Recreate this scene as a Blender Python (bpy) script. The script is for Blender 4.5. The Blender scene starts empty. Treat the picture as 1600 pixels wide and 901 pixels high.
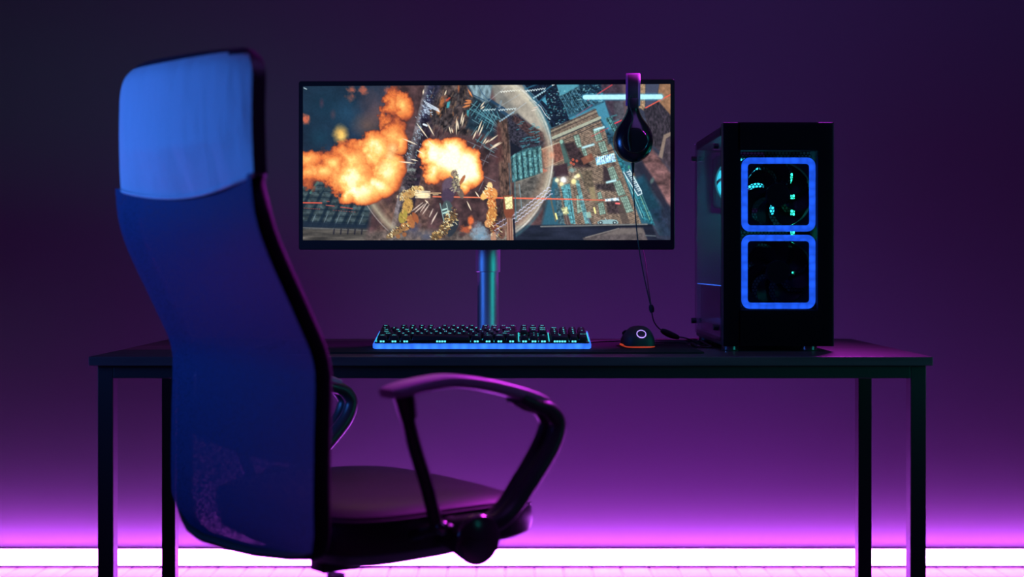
import bpy, bmesh, math, random
import numpy as np
from mathutils import Vector, Matrix

# ------------------------------------------------------------------ camera, light, exposure
SC = bpy.context.scene
COL = SC.collection
R = math.radians
cam_d = bpy.data.cameras.new('camera'); cam = bpy.data.objects.new('camera', cam_d); COL.objects.link(cam)
cam.location = (0, 0, .9245); cam.rotation_euler = (R(90), 0, 0)
cam_d.sensor_width = 36; cam_d.lens = 2050*36/1600; cam_d.shift_y = -(450.5-413)/1600
cam_d.clip_start = .05; cam_d.dof.use_dof = True; cam_d.dof.focus_distance = 2.80; cam_d.dof.aperture_fstop = 2.6
SC.camera = cam
SC.view_settings.view_transform = 'Standard'; SC.view_settings.look = 'None'
SC.view_settings.gamma = 1; SC.view_settings.use_curve_mapping = False; SC.view_settings.exposure = 0
w = bpy.data.worlds.new('world'); SC.world = w; w.use_nodes = True
w.node_tree.nodes['Background'].inputs[0].default_value = (.02, .012, .04, 1); w.node_tree.nodes['Background'].inputs[1].default_value = 1

def area(name, loc, target, power, color, sx, sy, spread=180):
    l = bpy.data.lights.new(name, 'AREA'); l.shape = 'RECTANGLE'; l.size = sx; l.size_y = sy; l.energy = power; l.color = color; l.spread = R(spread)
    o = bpy.data.objects.new(name, l); COL.objects.link(o); o.location = loc
    o.rotation_euler = (Vector(target)-Vector(loc)).to_track_quat('-Z', 'Y').to_euler()
    return o
area('blue_key_lamp', (-1.60, 1.88, 1.10), (-.45, 2.05, 1.08), 5.6, (.045, .225, 1), .4, .5, 95)
area('purple_ceiling_lamp', (.1, 3.0, 2.5), (.1, 3.4, 0), 1.3, (.60, .05, 1), 1.6, .4)
area('purple_room_lamp', (.6, 1.7, 2.6), (.1, 4.0, 1.0), 9.0, (.40, .17, 1), 1.2, 1.2)
area('magenta_side_lamp', (.95, 3.65, 2.05), (-.15, 2.1, 1.0), 12.0, (.72, .035, .90), .4, .5, 60)
area('teal_side_lamp', (1.9, 1.5, 1.25), (.1, 2.85, 1.0), 1.1, (.02, .70, .60), .9, .9, 34)
area('magenta_wall_fill', (.25, 3.35, .06), (.25, 4.04, .35), 2.6, (.50, .045, .95), 1.5, .05, 150)  # added unseen fill that brightens the middle of the wall glow
STRIP = 52.0      # radiance of the light bar along the wall
def paint_screen(np):
    # generic night-city battle frame shown by the display; x,y run over 470..1047 , 133..375.5
    S = 1.25; X0, Y0, X1, Y1 = 470.0, 133.0, 1047.0, 375.5
    W = int((X1-X0)*S); H = int((Y1-Y0)*S)
    X = (X0 + (np.arange(W)+.5)/S)[None, :]*np.ones((H, 1)); Y = (Y0 + (np.arange(H)+.5)/S)[:, None]*np.ones((1, W))
    rs = np.random.RandomState(4)
    def vnoise(u, v, seed):
        g = np.random.RandomState(seed).rand(64, 64)
        iu = np.floor(u).astype(int); iv = np.floor(v).astype(int); fu = u-iu; fv = v-iv
        fu = fu*fu*(3-2*fu); fv = fv*fv*(3-2*fv)
        a = g[iv % 64, iu % 64]; b = g[iv % 64, (iu+1) % 64]; c = g[(iv+1) % 64, iu % 64]; d = g[(iv+1) % 64, (iu+1) % 64]
        return (a*(1-fu)+b*fu)*(1-fv)+(c*(1-fu)+d*fu)*fv
    def fbm(sc, seed, oc=4, ax=1.0, u=None, v=None):
        u = X if u is None else u; v = Y if v is None else v
        t = 0; amp = .5; n = 0
        for k in range(oc):
            t = t + amp*vnoise(u/sc*ax*2**k+k*7.3, v/sc*2**k+k*3.1, seed+k); n += amp; amp *= .55
        return t/n
    I = np.zeros((H, W, 3))
    def C(c): return np.array(c, float)/255.
    def put(m, col, box=None):
        m = np.clip(m, 0, 1)[..., None]
        if box is None: I[:] = I*(1-m)+col*m
        else:
            s = I[box[0]:box[1], box[2]:box[3]]; s[:] = s*(1-m)+col*m
    def add(m, col): I[:] = np.clip(I+m[..., None]*C(col), 0, 1)
    def bb(xs, ys, pad=3):
        return (max(0, int((min(ys)-pad-Y0)*S)), min(H, int((max(ys)+pad-Y0)*S)+1), max(0, int((min(xs)-pad-X0)*S)), min(W, int((max(xs)+pad-X0)*S)+1))
    def poly(p, col, a=1, soft=.6, tex=None, ta=.3):
        b = bb([q[0] for q in p], [q[1] for q in p], 2+soft)
        if b[1] <= b[0] or b[3] <= b[2]: return
        x = X[b[0]:b[1], b[2]:b[3]]; y = Y[b[0]:b[1], b[2]:b[3]]
        d = np.full(x.shape, 1e9); ins = np.zeros(x.shape, bool)
        for i in range(len(p)):
            x0, y0 = p[i]; x1, y1 = p[(i+1) % len(p)]
            dx, dy = x1-x0, y1-y0; L = dx*dx+dy*dy+1e-9
            t = np.clip(((x-x0)*dx+(y-y0)*dy)/L, 0, 1)
            d = np.minimum(d, (x-x0-t*dx)**2+(y-y0-t*dy)**2)
            if y0 != y1: ins ^= ((y0 > y) != (y1 > y)) & (x < (x1-x0)*(y-y0)/(y1-y0)+x0)
        d = np.sqrt(d)*np.where(ins, 1, -1)
        m = np.clip(d/(2*soft)+.5, 0, 1)*a
        c = C(col)*np.ones(x.shape+(3,))
        if tex is not None: c = np.clip(c*(1+ta*(tex[b[0]:b[1], b[2]:b[3]]-.5)*2)[..., None], 0, 1)
        put(m, c, b)
    def line(x0, y0, x1, y1, w, col, a=1, taper=0):
        b = bb([x0, x1], [y0, y1], 2+w)
        if b[1] <= b[0] or b[3] <= b[2]: return
        x = X[b[0]:b[1], b[2]:b[3]]; y = Y[b[0]:b[1], b[2]:b[3]]
        dx, dy = x1-x0, y1-y0; t = np.clip(((x-x0)*dx+(y-y0)*dy)/(dx*dx+dy*dy+1e-9), 0, 1)
        d = np.hypot(x-x0-t*dx, y-y0-t*dy); ww = w/2*(1-taper*np.abs(2*t-1)**1.5)
        put(np.clip((ww-d)*1.2+.5, 0, 1)*a, C(col), b)
    def pl(p, w, col, a=1):
        for i in range(len(p)-1): line(p[i][0], p[i][1], p[i+1][0], p[i+1][1], w, col, a)
    def ell(cx, cy, rx, ry, col, a=1, soft=.3, rot=0, warp=0, nz=None):
        c, s = np.cos(rot), np.sin(rot); u = ((X-cx)*c+(Y-cy)*s)/rx; v = (-(X-cx)*s+(Y-cy)*c)/ry
        r = np.hypot(u, v)
        if nz is not None: r = r+warp*(nz-.5)*2
        put(np.clip((1-r)/soft+.5*(soft < .2), 0, 1)*a, C(col))
    n40 = fbm(40, 1); n14 = fbm(14, 11); n5 = fbm(5, 21, 3); n2 = fbm(2.2, 31, 2); n25 = fbm(25, 41, 5)
    # ---- backdrop zones
    I[:] = C((40, 34, 42))
    poly([(465, 128), (640, 128), (600, 240), (465, 300)], (26, 40, 58), 1, 8, n40, .5)
    ell(505, 165, 60, 60, (20, 52, 72), .6, .9); ell(540, 175, 30, 30, (34, 72, 100), .7, 1)
    ell(497, 215, 25, 22, (22, 62, 82), .6, 1); ell(585, 165, 38, 45, (78, 66, 76), .85, .9, 0, .3, n14)
    ell(572, 195, 30, 22, (128, 90, 72), .6, .9); ell(590, 178, 24, 20, (110, 78, 74), .6, 1)
    ell(500, 160, 5, 10, (74, 50, 66), .7, .9); ell(518, 178, 6, 10, (86, 60, 70), .6, .9)
    # left terraces of stadium seating
    poly([(465, 255), (640, 255), (640, 360), (465, 360)], (50, 62, 66), 1, 3, n5, .5)
    for k in range(9):
        y = 282+k*9.5
        poly([(465, y), (585, y+4), (590, y+7), (465, y+3)], (78, 92, 92), .5, 1, n5, .6)
        line(465, y+6, 590, y+10, 1.6, (22, 34, 44), .7)
    for k in range(9):
        x = 478+k*19
        poly([(x+16, 268), (x+20, 268), (x-18, 352), (x-24, 352)], (16, 28, 40), .75, 1)
        line(x+12, 335, x-2, 368, 1.0, (130, 150, 160), .7)
    line(484, 270, 470, 292, 3, (90, 110, 112), .9); line(496, 280, 482, 301, 3, (72, 122, 110), .8); line(512, 282, 498, 300, 3, (50, 66, 70), .8)
    poly([(465, 345), (600, 352), (600, 358), (465, 356)], (24, 34, 48), .9, 1.5)
    poly([(465, 356), (620, 358), (620, 380), (465, 380)], (92, 84, 76), 1, 2.5, fbm(6, 71, 3, .12), .7)
    line(470, 355, 580, 360, 1.2, (120, 116, 112), .7)
    for k in range(7): line(520+k*11, 358, 519+k*11, 365, 2.4, (30, 28, 36), .8)
    line(470, 316, 500, 316.5, 1.8, (235, 90, 66)); line(507, 320, 520, 321.5, 1.2, (200, 80, 64), .9); line(530, 323, 549, 325.5, 1.3, (205, 76, 62), .9); line(508, 314, 512, 314, 1, (200, 80, 64), .9)
    for k in range(9): line(472+k*3, 324.5+k*.2, 473+k*3, 324.5+k*.2, 1, (190, 80, 66), .7); line(518+k*4.2, 328+k*.35, 519.6+k*4.2, 328+k*.35, 1, (190, 84, 70), .6)
    # ---- centre: tilted towers, dust and debris inside the dome
    poly([(612, 128), (880, 128), (860, 380), (570, 380)], (74, 50, 50), 1, 4, n14, .7)
    poly([(575, 380), (640, 255), (690, 255), (660, 380)], (92, 66, 58), .8, 3, n5, .6)
    for a_, c_ in ((0, (112, 104, 108)), (7, (66, 58, 66)), (13, (40, 30, 40)), (20, (36, 28, 40))):
        poly([(664+a_, 128), (671+a_, 128), (613+a_, 380), (603+a_, 380)], c_, .85, 1, n5, .6)
    poly([(668, 130), (706, 130), (680, 190), (655, 190)], (44, 44, 70), .8, 3, n5, .5)
    for k in range(120):
        t = rs.rand(); x = 674-t*48+rs.randn()*5; y = 140+t*130
        line(x, y, x+1.2, y+rs.rand()*2, 1.0, (170, 196, 214), .5+.4*rs.rand())
    for k in range(70):
        t = rs.rand(); x = 657-t*36+rs.rand()*4; y = 185+t*190; line(x, y, x+.8, y+1.5, .9, (150, 180, 190), .6)
    for k in range(22): line(640-k*.9, 262+k*5.6, 650-k*.9, 264+k*5.6, 1, (170, 160, 150), .35)
    for (y, w_) in ((262, 15), (268, 13), (276, 16)): poly([(634, y), (634+w_, y+2), (633+w_, y+6), (632, y+4)], (122, 130, 122), .8, .8, n2, .6)
    poly([(630, 268), (650, 270), (646, 292), (626, 290)], (44, 32, 36), .7, 1.5, n2, .8)
    # wreck mass top centre
    poly([(690, 128), (742, 128), (752, 200), (735, 215), (700, 205), (672, 195), (668, 175)], (62, 50, 48), .95, 4, fbm(6, 91, 4), 1.1)
    for k in range(90):
        x = 672+rs.rand()*66; y = 134+rs.rand()*70; L = 3+rs.rand()*9; an = 1.9+rs.randn()*.25
        c_ = [(130, 100, 78), (36, 32, 38), (88, 84, 84), (168, 100, 58), (24, 22, 30)][rs.randint(5)]
        line(x, y, x+L*np.cos(an), y+L*np.sin(an), .7+rs.rand()*1.6, c_, .55)
    for k in range(60):
        x = 664+rs.rand()*70; y = 188+rs.rand()*60; line(x, y, x-3+rs.randn()*2, y+5+rs.rand()*5, 1, [(110, 100, 104), (50, 44, 60), (120, 86, 66)][rs.randint(3)], .4)
    ell(690, 160, 6, 14, (214, 118, 58), .7, .8, .5, .5, n5); ell(684, 174, 5, 6, (240, 150, 80), .8, .8, 0, .4, n5)
    line(697, 157, 702, 153, 2.4, (205, 66, 40), .9); poly([(698, 160), (703, 158), (701, 168), (697, 169)], (58, 158, 168), .95)
    ell(716, 138, 2, 9, (190, 96, 50), .8, .7)
    for (p, q) in (((738, 152), (731, 140)), ((737, 158), (726, 157)), ((735, 164), (722, 168)), ((738, 160), (724, 162))):
        line(p[0], p[1], q[0], q[1], 4, (226, 116, 56), .6, 1); line(p[0], p[1], q[0], q[1], 2, (255, 160, 90), .7, 1)
    poly([(729, 172), (733, 172), (732, 183), (729, 180)], (48, 140, 148), .9)
    # glowing windows row
    for k in range(3): line(662+k*2, 158+k*3.4, 684+k*1, 170+k*2.2, 1.3, (226, 240, 255), .95)
    for k in range(60):
        line(660+rs.rand()*22, 158+rs.rand()*22, 660.7+rs.rand()*.1, 159, .1, (0, 0, 0), 0)
        x = 660+rs.rand()*14; y = 162+rs.rand()*14+(x-660)*.3; line(x, y, x+1.1, y+.4, 1.1, (200, 220, 240), .7)
    poly([(658, 182), (672, 186), (666, 200), (655, 196)], (22, 14, 26), .8, 2)
    line(661, 194, 666, 196, 3, (225, 235, 240)); line(668, 190, 676, 212, 1, (190, 180, 170), .4)
    # teal scaffolding
    def lat(pts, col, w, a): 
        for p in pts: line(p[0], p[1], p[2], p[3], w, col, a)
    poly([(740, 150), (800, 165), (795, 225), (728, 200)], (24, 44, 58), .85, 3, n5, .5)
    for k in range(7):
        a_ = k*8
        lat([(733+a_*.9, 180+a_*.1-10, 770+a_*.5, 200+a_*.6-10), (745+k*5, 158+k*4, 730+k*6, 176+k*5)], (92, 160, 172), 1.2, .75)
    for k in range(26):
        x = 735+rs.rand()*40; y = 160+rs.rand()*75; r = rs.rand() < .5
        L = 8+rs.rand()*14; line(x, y, x+L*(.85 if r else -.55), y+L*(.5 if r else .8), .9+rs.rand()*.6, [(80, 150, 164), (120, 172, 178), (54, 104, 120)][rs.randint(3)], .7)
    for k in range(16):
        x = 730+rs.rand()*42; y = 215+rs.rand()*70; r = rs.rand() < .5
        L = 10+rs.rand()*14; line(x, y, x+L*(.9 if r else -.4), y+L*(.4 if r else .9), 1.1, (126, 132, 148), .6)
    # brown pillar
    poly([(776, 188), (795, 184), (803, 378), (784, 378)], (86, 62, 52), 1, 1.5, fbm(7, 141, 4, 3), .9)
    line(795, 184, 801, 378, 1.2, (150, 136, 120), .5)
    poly([(772, 190), (781, 200), (786, 250), (775, 255)], (84, 44, 42), .6, 3)
    # dark roof inside dome and vault
    poly([(765, 128), (815, 128), (845, 180), (850, 225), (835, 235), (795, 185), (775, 165)], (128, 124, 116), 1, 3, n25, .35)
    poly([(775, 128), (806, 128), (838, 165), (852, 215), (845, 222), (812, 178)], (176, 164, 146), .8, 4, n14, .25)
    poly([(728, 128), (770, 128), (765, 158), (758, 162), (740, 150)], (118, 146, 156), .95, 2, fbm(9, 151, 3, 2.2), .5)
    pl([(728, 130), (738, 148), (757, 157)], 1.6, (38, 66, 92), .8); pl([(745, 130), (753, 146), (764, 158)], 1.4, (60, 92, 120), .7)
    line(764, 156, 790, 172, 4, (34, 60, 86), .9); line(778, 170, 795, 182, 5, (38, 66, 92), .9)
    poly([(792, 182), (808, 178), (852, 215), (848, 232), (812, 236), (796, 226)], (46, 42, 52), 1, 2, n2, .6)
    poly([(803, 180), (850, 208), (850, 222), (826, 212), (800, 188)], (74, 50, 48), .9, 1.5, n2, .5)
    poly([(797, 222), (815, 232), (812, 242), (798, 250)], (20, 22, 32), .9, 1)
    for k in range(34):
        x = 806+rs.rand()*34; y = 190+rs.rand()*40+(x-806)*.1; line(x, y, x+3+rs.rand()*4, y-1.2, 1.1, (64, 144, 160), .5+.4*rs.rand())
    line(764, 158, 800, 128, 1, (190, 196, 196), .5); line(779, 168, 812, 148, 1.2, (160, 168, 172), .5); line(780, 168, 783, 158, 3, (120, 150, 168), .5); line(784, 188, 822, 161, 1.2, (190, 200, 206), .6)
    def scal(x0, y0, n, dx, dy, c_): 
        for k in range(n): pl([(x0+k*dx, y0+k*dy), (x0+k*dx+dx*.3, y0+k*dy+1.3), (x0+k*dx+dx*.75, y0+k*dy-.8)], 1.2, c_, .85)
    scal(782, 143.5, 8, 4, -.35, (236, 236, 224)); scal(754, 172, 5, 4.2, -.25, (196, 232, 236)); scal(779, 172, 7, 4, -.35, (220, 236, 236)); scal(780, 189, 7, 3.4, -2.2, (150, 190, 210))
    # ---- right: dusk sky and buildings
    poly([(815, 128), (1050, 128), (1050, 380), (840, 380), (870, 240)], (46, 92, 112), 1, 3)
    poly([(815, 128), (868, 128), (890, 190), (862, 200), (840, 160)], (18, 26, 42), 1, 1, n2, .6)
    pl([(812, 128), (832, 148), (840, 158), (851, 172), (860, 187)], 2, (66, 96, 116), .9)
    pl([(834, 158), (845, 168), (852, 180), (859, 187)], 1.2, (214, 226, 230), .9)
    for q in ((820, 140, 845, 130), (828, 158, 866, 132), (838, 164, 852, 150)): line(q[0], q[1], q[2], q[3], 2.2, (40, 96, 124), .8)
    poly([(846, 157), (852, 152), (855, 166)], (70, 146, 172)); poly([(868, 128), (900, 128), (905, 136), (875, 152)], (76, 148, 166), 1, .7)
    scal(821, 142.5, 8, 4, -.5, (226, 244, 244)); scal(833, 153, 6, 3.3, -2, (190, 226, 232)); line(863, 134, 867, 132, 2, (240, 250, 250))
    for k in range(90):
        x = 852+rs.rand()*30; y = 140+rs.rand()*55; line(x, y, x+1.3, y-.4, 1.2, [(80, 170, 180), (150, 200, 206), (40, 90, 104)][rs.randint(3)], .5+.4*rs.rand())
    # truss mesh
    tr = [(874, 152), (903, 136), (946, 133), (944, 158), (905, 176), (890, 180)]
    poly(tr, (42, 76, 92), 1, 1, n2, .8)
    for k in range(15):
        pl([(874+k*5, 152-k*2.2), (882+k*5.2, 166-k*1.6), (888+k*5, 182-k*2.8)], 1, (124, 186, 196), .55)
        pl([(882+k*5, 150-k*2), (874+k*5, 164-k*2), (882+k*5, 182-k*3)], 1, (16, 36, 54), .7)
    poly([(904, 128), (940, 128), (940, 146), (905, 150)], (14, 30, 46), .75, 2, n2, .8)
    for k in range(80):
        x = 900+rs.rand()*44; y = 134+rs.rand()*28; line(x, y, x+1.5, y-.5, 1.3, [(130, 190, 200), (18, 34, 52), (60, 120, 140)][rs.randint(3)], .7)
    poly([(888, 186), (946, 160), (962, 200), (950, 205), (928, 170), (895, 188)], (64, 134, 160), 1, .7)
    # main hotel-like building facade
    fac = [(860, 202), (930, 171), (966, 253), (1010, 372), (882, 350), (866, 260)]
    stripes = .5+.5*np.sin(((X-860)*.42+(Y-200)*.9)*2.3)
    poly(fac, (122, 102, 86), 1, .8, n2*.7+.3*stripes, .5)
    for k, c_ in enumerate(((60, 54, 54), (150, 140, 118), (70, 58, 54), (120, 104, 88))): line(861, 203+k*3, 931+k*.7, 172+k*3, 1.4, c_, .9)
    line(864, 216, 937, 185, 4.2, (168, 172, 150)); line(864, 219.5, 938, 188.5, 1.4, (36, 52, 60), .9)
    line(866, 226, 940, 193, 1.2, (48, 42, 42), .8)
    def pane(p, nx, ny):
        poly(p, (140, 172, 154), .95, .6, n2, .25); (ax, ay), (bx, by), (cx, cy), (dx, dy) = p
        for i in range(nx+1): t = i/nx; line(ax+(bx-ax)*t, ay+(by-ay)*t, dx+(cx-dx)*t, dy+(cy-dy)*t, .8, (66, 84, 78), .7)
        for i in range(ny+1): t = i/ny; line(ax+(dx-ax)*t, ay+(dy-ay)*t, bx+(cx-bx)*t, by+(cy-by)*t, .8, (66, 84, 78), .7)
    pane([(926, 203), (935, 200), (941, 219), (931, 222)], 3, 6); pane([(934, 224), (944, 221), (950, 240), (940, 243)], 3, 6)
    pane([(896, 213), (904, 211), (909, 230), (901, 232)], 2, 5); pane([(908, 234), (914, 232), (918, 244), (912, 245)], 2, 3)
    pane([(948, 264), (958, 260), (966, 280), (954, 284)], 4, 5); pane([(957, 286), (968, 282), (977, 304), (966, 307)], 4, 5); pane([(968, 309), (979, 306), (989, 330), (978, 333)], 4, 5)
    pane([(933, 302), (938, 300), (941, 310), (935, 312)], 2, 3); pane([(934, 318), (942, 316), (946, 334), (937, 336)], 3, 5); pane([(900, 306), (906, 304), (911, 330), (902, 334)], 2, 4)
    poly([(942, 258), (948, 262), (956, 286), (942, 284)], (46, 34, 40), .85, 1.5); poly([(930, 288), (958, 286), (962, 300), (932, 296)], (40, 32, 38), .8, 2, n2, .5)
    poly([(945, 312), (966, 310), (975, 334), (950, 334)], (48, 36, 42), .8, 2, n2, .5); poly([(962, 316), (972, 316), (985, 352), (972, 352)], (84, 70, 64), .8, 1)
    poly([(946, 245), (953, 243), (962, 258), (958, 262)], (76, 62, 60), .9, 1)
    line(942, 219, 946, 217, 1.6, (40, 36, 42)); line(934, 243, 962, 233, 1.4, (46, 40, 44), .9)
    for q in ((929, 204, 943, 199.5), (910, 231.5, 927, 226.5), (948, 285.5, 961, 282.5), (805, 265, 814, 261.5)): line(q[0], q[1], q[2], q[3], 2.6, (206, 240, 244)); line(q[0], q[1], q[2], q[3], 5, (150, 214, 224), .35)
    poly([(986, 270), (994, 268), (1018, 330), (1005, 345)], (90, 72, 62), 1, 1, n2, .4)
    # sign blocks
    poly([(930, 247), (959, 240), (962, 253), (932, 259)], (130, 196, 246), 1, .8, n2, .9); 
    for k in range(9): line(933+k*3.2, 245+((k*7) % 3)-k*.4, 934+k*3.1, 255-k*.6, 1.4, (236, 250, 255), .9)
    poly([(944, 311.5), (966, 309), (967, 314), (945, 315)], (200, 230, 250), 1, .8, n2, .6); line(962, 318, 967, 318.5, 2.6, (255, 110, 110))
    # left part of facade: columns, lamps, red wreck
    poly([(846, 233), (876, 222), (884, 250), (852, 262)], (120, 72, 60), .95, 1, n2, .3); line(846, 234, 878, 221, 1.8, (176, 160, 136)); line(852, 262, 886, 247, 1.4, (176, 140, 116), .8)
    poly([(874, 222), (880, 219), (892, 258), (884, 262)], (70, 96, 90), 1, .8); ell(877, 222, 3, 4, (150, 196, 176), .9, .3)
    poly([(880, 225), (896, 222), (915, 248), (925, 262), (895, 262)], (44, 30, 34), .85, 2, n5, .7)
    poly([(907, 248), (924, 240), (928, 250), (912, 258)], (130, 76, 58), .95, 1); ell(918, 247, 4, 4, (160, 104, 80), .7, .5)
    poly([(858, 262), (886, 255), (888, 275), (862, 278)], (56, 34, 42), .9, 1.5)
    for (x, y) in ((895, 250), (901, 252), (896, 257), (849, 266), (853, 267), (850, 270), (892, 255)): ell(x, y, 2.6, 2.6, (255, 110, 76), .9, .6); ell(x, y, 1.2, 1.2, (80, 20, 24), .7, .6)
    ell(893, 266, 7, 5, (120, 190, 190), .6, .8, 0, .4, n5)
    poly([(876, 290), (890, 287), (899, 350), (892, 350), (884, 330)], (84, 156, 166), .95, .8, n2, .4); poly([(866, 295), (874, 292), (882, 350), (872, 350)], (70, 90, 96), .8, 1, n2, .6)
    poly([(898, 282), (904, 282), (921, 350), (914, 350)], (88, 150, 158), .85, .8, n2, .4)
    for q in ((879, 300, 884, 348), (888, 296, 896, 348)): line(q[0], q[1], q[2], q[3], 1, (24, 48, 60), .8)
    for q in ((858, 300, 868, 345), (905, 268, 920, 300), (923, 280, 932, 320)): line(q[0], q[1], q[2], q[3], 3, (96, 92, 78), .8)
    poly([(909, 268), (924, 266), (927, 292), (914, 296)], (96, 82, 66), .95, 1.2, n2, .4); poly([(920, 294), (928, 292), (932, 315), (924, 315)], (150, 132, 96), .9, 1)
    for (x, y, r, c_) in ((880, 281.5, 6, (255, 255, 255)), (870, 282, 4, (255, 250, 200)), (877, 288, 4, (255, 236, 170)), (896, 284, 5.2, (255, 240, 160)), (903, 275, 4, (255, 240, 170)), (899, 277, 3, (255, 246, 200))): ell(x, y, r*1.9, r*1.9, c_, .35, 1); ell(x, y, r, r, c_, .95, .5)
    for (x, y) in ((928, 325), (868, 334)): line(x, y, x+2, y+8, 2.6, (255, 244, 150)); 
    poly([(876, 325), (886, 323), (889, 334), (881, 336)], (196, 196, 140), .95, .8, n2, .5); poly([(881, 338), (888, 337), (897, 374), (890, 376)], (92, 70, 66), 1, .8); line(884, 338, 893, 374, 1, (170, 150, 130), .6)
    poly([(915, 332), (922, 331), (924, 340), (917, 341)], (150, 190, 176), .9); line(919, 342, 929, 367, 3, (90, 110, 124), .9); line(921, 342, 931, 367, 1, (30, 40, 56), .8)
    # teal building columns behind dome
    poly([(798, 245), (818, 233), (845, 228), (848, 275), (800, 285)], (50, 90, 96), 1, 1.2, fbm(4, 171, 3, 2), .8)
    for k in range(6): poly([(801+k*8, 243-k*2), (805+k*8, 240-k*2), (808+k*8, 280-k*2), (804+k*8, 282-k*2)], (110, 170, 168), .7, .8, n2, .5)
    for k in range(4): line(806+k*9, 245, 809+k*9, 278, 1.2, (18, 38, 48), .8)
    poly([(803, 285), (848, 270), (866, 268), (860, 300), (812, 345), (804, 345)], (92, 86, 80), 1, 1.5, n5, .5)
    line(804, 286, 848, 271, 1.2, (150, 140, 120), .6); line(811, 288, 815, 325, 1.6, (130, 160, 170), .6)
    # pavement, road
    poly([(800, 352), (1050, 350), (1050, 380), (790, 380)], (30, 32, 46), 1, 1.5, fbm(8, 181, 3, .2), .5)
    line(845, 354, 1010, 350.5, 2.2, (130, 130, 126), .8); poly([(910, 372), (970, 356), (1004, 356), (1012, 378), (915, 378)], (96, 84, 82), .9, 1.2, n5, .3); line(915, 371, 966, 357, 1.6, (150, 140, 130), .7)
    poly([(966, 358), (1000, 356), (1006, 364), (940, 368)], (120, 108, 102), .7, 1.5)
    line(1008, 368, 1047, 370, 2, (110, 120, 124), .6)
    # vintage roadster
    poly([(933, 347), (938, 344), (946, 343.5), (955, 343), (963, 344), (966, 348), (964, 350), (934, 350)], (136, 172, 176)); line(945, 341, 947, 344, 1, (170, 200, 200))
    for x in (938, 960): ell(x, 348, 3.6, 3, (20, 26, 34), 1, .3); ell(x, 348, 1.9, 1.7, (176, 200, 200), 1, .4)
    # right neighbour building, big dark wall and pilaster
    poly([(937, 128), (1050, 128), (1050, 378), (1025, 372), (998, 290), (978, 240), (958, 200), (946, 165)], (52, 54, 70), 1, 1, n14, .5)
    poly([(937, 128), (985, 128), (985, 200), (960, 190), (948, 165)], (64, 50, 62), 1, 1.5, n5, .4)
    poly([(958, 162), (973, 158), (978, 185), (962, 192)], (88, 90, 98), .6, 2, n5, .4); poly([(972, 135), (985, 133), (988, 185), (976, 190)], (110, 84, 88), .6, 2)
    poly([(1000, 128), (1008, 128), (1007, 175), (998, 170)], (176, 138, 100), .9, 1, n2, .3)
    poly([(1008, 128), (1030, 128), (1024, 160), (1008, 172)], (66, 70, 92), 1, 1.5); poly([(1030, 128), (1050, 128), (1050, 185), (1042, 180), (1026, 158)], (146, 104, 74), 1, 1, n5, .2)
    poly([(1005, 172), (1028, 160), (1050, 185), (1050, 210), (1030, 238), (1016, 225)], (50, 42, 50), 1, 1.2, fbm(4, 191, 3, 2.5), .7)
    poly([(1030, 238), (1036, 212), (1050, 206), (1050, 212), (1040, 218), (1034, 250), (1028, 246)], (140, 118, 104), .95, 1)
    poly([(1040, 218), (1050, 212), (1050, 270), (1034, 250)], (66, 54, 62), 1, 1, n5, .4)
    poly([(1000, 250), (1012, 228), (1032, 250), (1050, 275), (1050, 330), (1020, 300)], (124, 84, 82), .95, 3, fbm(9, 201, 4, .7), .7)
    poly([(990, 258), (1002, 252), (1024, 285), (1046, 325), (1040, 330)], (34, 34, 48), .9, 2)
    ell(1018, 283, 4, 7, (92, 116, 112), .8, .7, .4); poly([(988, 280), (1005, 275), (1032, 325), (1030, 345), (1010, 340)], (22, 62, 80), .9, 4, n14, .4)
    for k in range(12): pl([(1004+k*3, 335+k), (1020+k*2.5, 352+k*1.2), (1030+k*1.6, 368)], .9, (40, 110, 130), .35)
    poly([(1015, 328), (1050, 320), (1050, 372), (1035, 372)], (26, 36, 56), .6, 5, fbm(8, 211, 4, 1.5), .8)
    # street between, neon sign
    poly([(962, 245), (972, 250), (1016, 335), (1022, 352), (1004, 345)], (38, 104, 118), 1, 1.2, n2, .5)
    for k in range(5): line(974+k*4.2, 268+k*2, 1003+k*3.8, 340+k*1, 1.1, [(160, 214, 214), (80, 160, 170), (40, 90, 106), (140, 190, 150), (90, 150, 150)][k], .8)
    poly([(974, 270), (982, 266), (1001, 300), (1001, 306), (996, 306)], (60, 90, 110), .9, .8); pl([(974, 270), (996, 306), (1002, 303), (1001, 298), (983, 266)], 1.3, (220, 244, 250))
    for k in range(11): line(979+k*1.75, 270+k*2.9, 983+k*1.75, 268.5+k*2.9+(k % 2), 1.5, (226, 246, 250), .9)
    ell(982, 262, 2, 4, (60, 170, 120), .8, .6)
    poly([(945, 186), (955, 183), (966, 205), (958, 208)], (70, 120, 118), .9, .8, n2, .7); line(949, 187, 959, 207, .9, (16, 34, 44)); line(954, 185, 964, 205, .9, (16, 34, 44))
    poly([(946, 206), (956, 210), (962, 225), (950, 226)], (26, 52, 68), .85, 1.5, n2, .7); line(955, 183, 963, 181, 2, (60, 110, 120)); line(956, 192, 966, 189, 2, (60, 110, 120))
    line(1008, 170, 1050, 148, 1.6, (255, 92, 66), .95); line(918, 158, 956, 134, 1.4, (226, 60, 66), .85); line(960, 194, 974, 188, 1.6, (255, 66, 80), .95); line(900, 182, 925, 165, 1, (190, 80, 110), .6); line(924, 214, 950, 201, 1.2, (226, 66, 70), .6)
    # ---- energy dome rim
    th = np.linspace(-1.75, 1.02, 90); R1 = [(740+125*np.cos(t), 245+131*np.sin(t)+9) for t in th]
    rr = np.hypot((X-738)/127., (Y-248)/138.)
    right = np.clip((X-760)/40, 0, 1)
    put(np.clip(1-np.abs(rr-.955)/.06, 0, 1)*.85*right*(1-.3*n5), C((216, 206, 180)))
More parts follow.
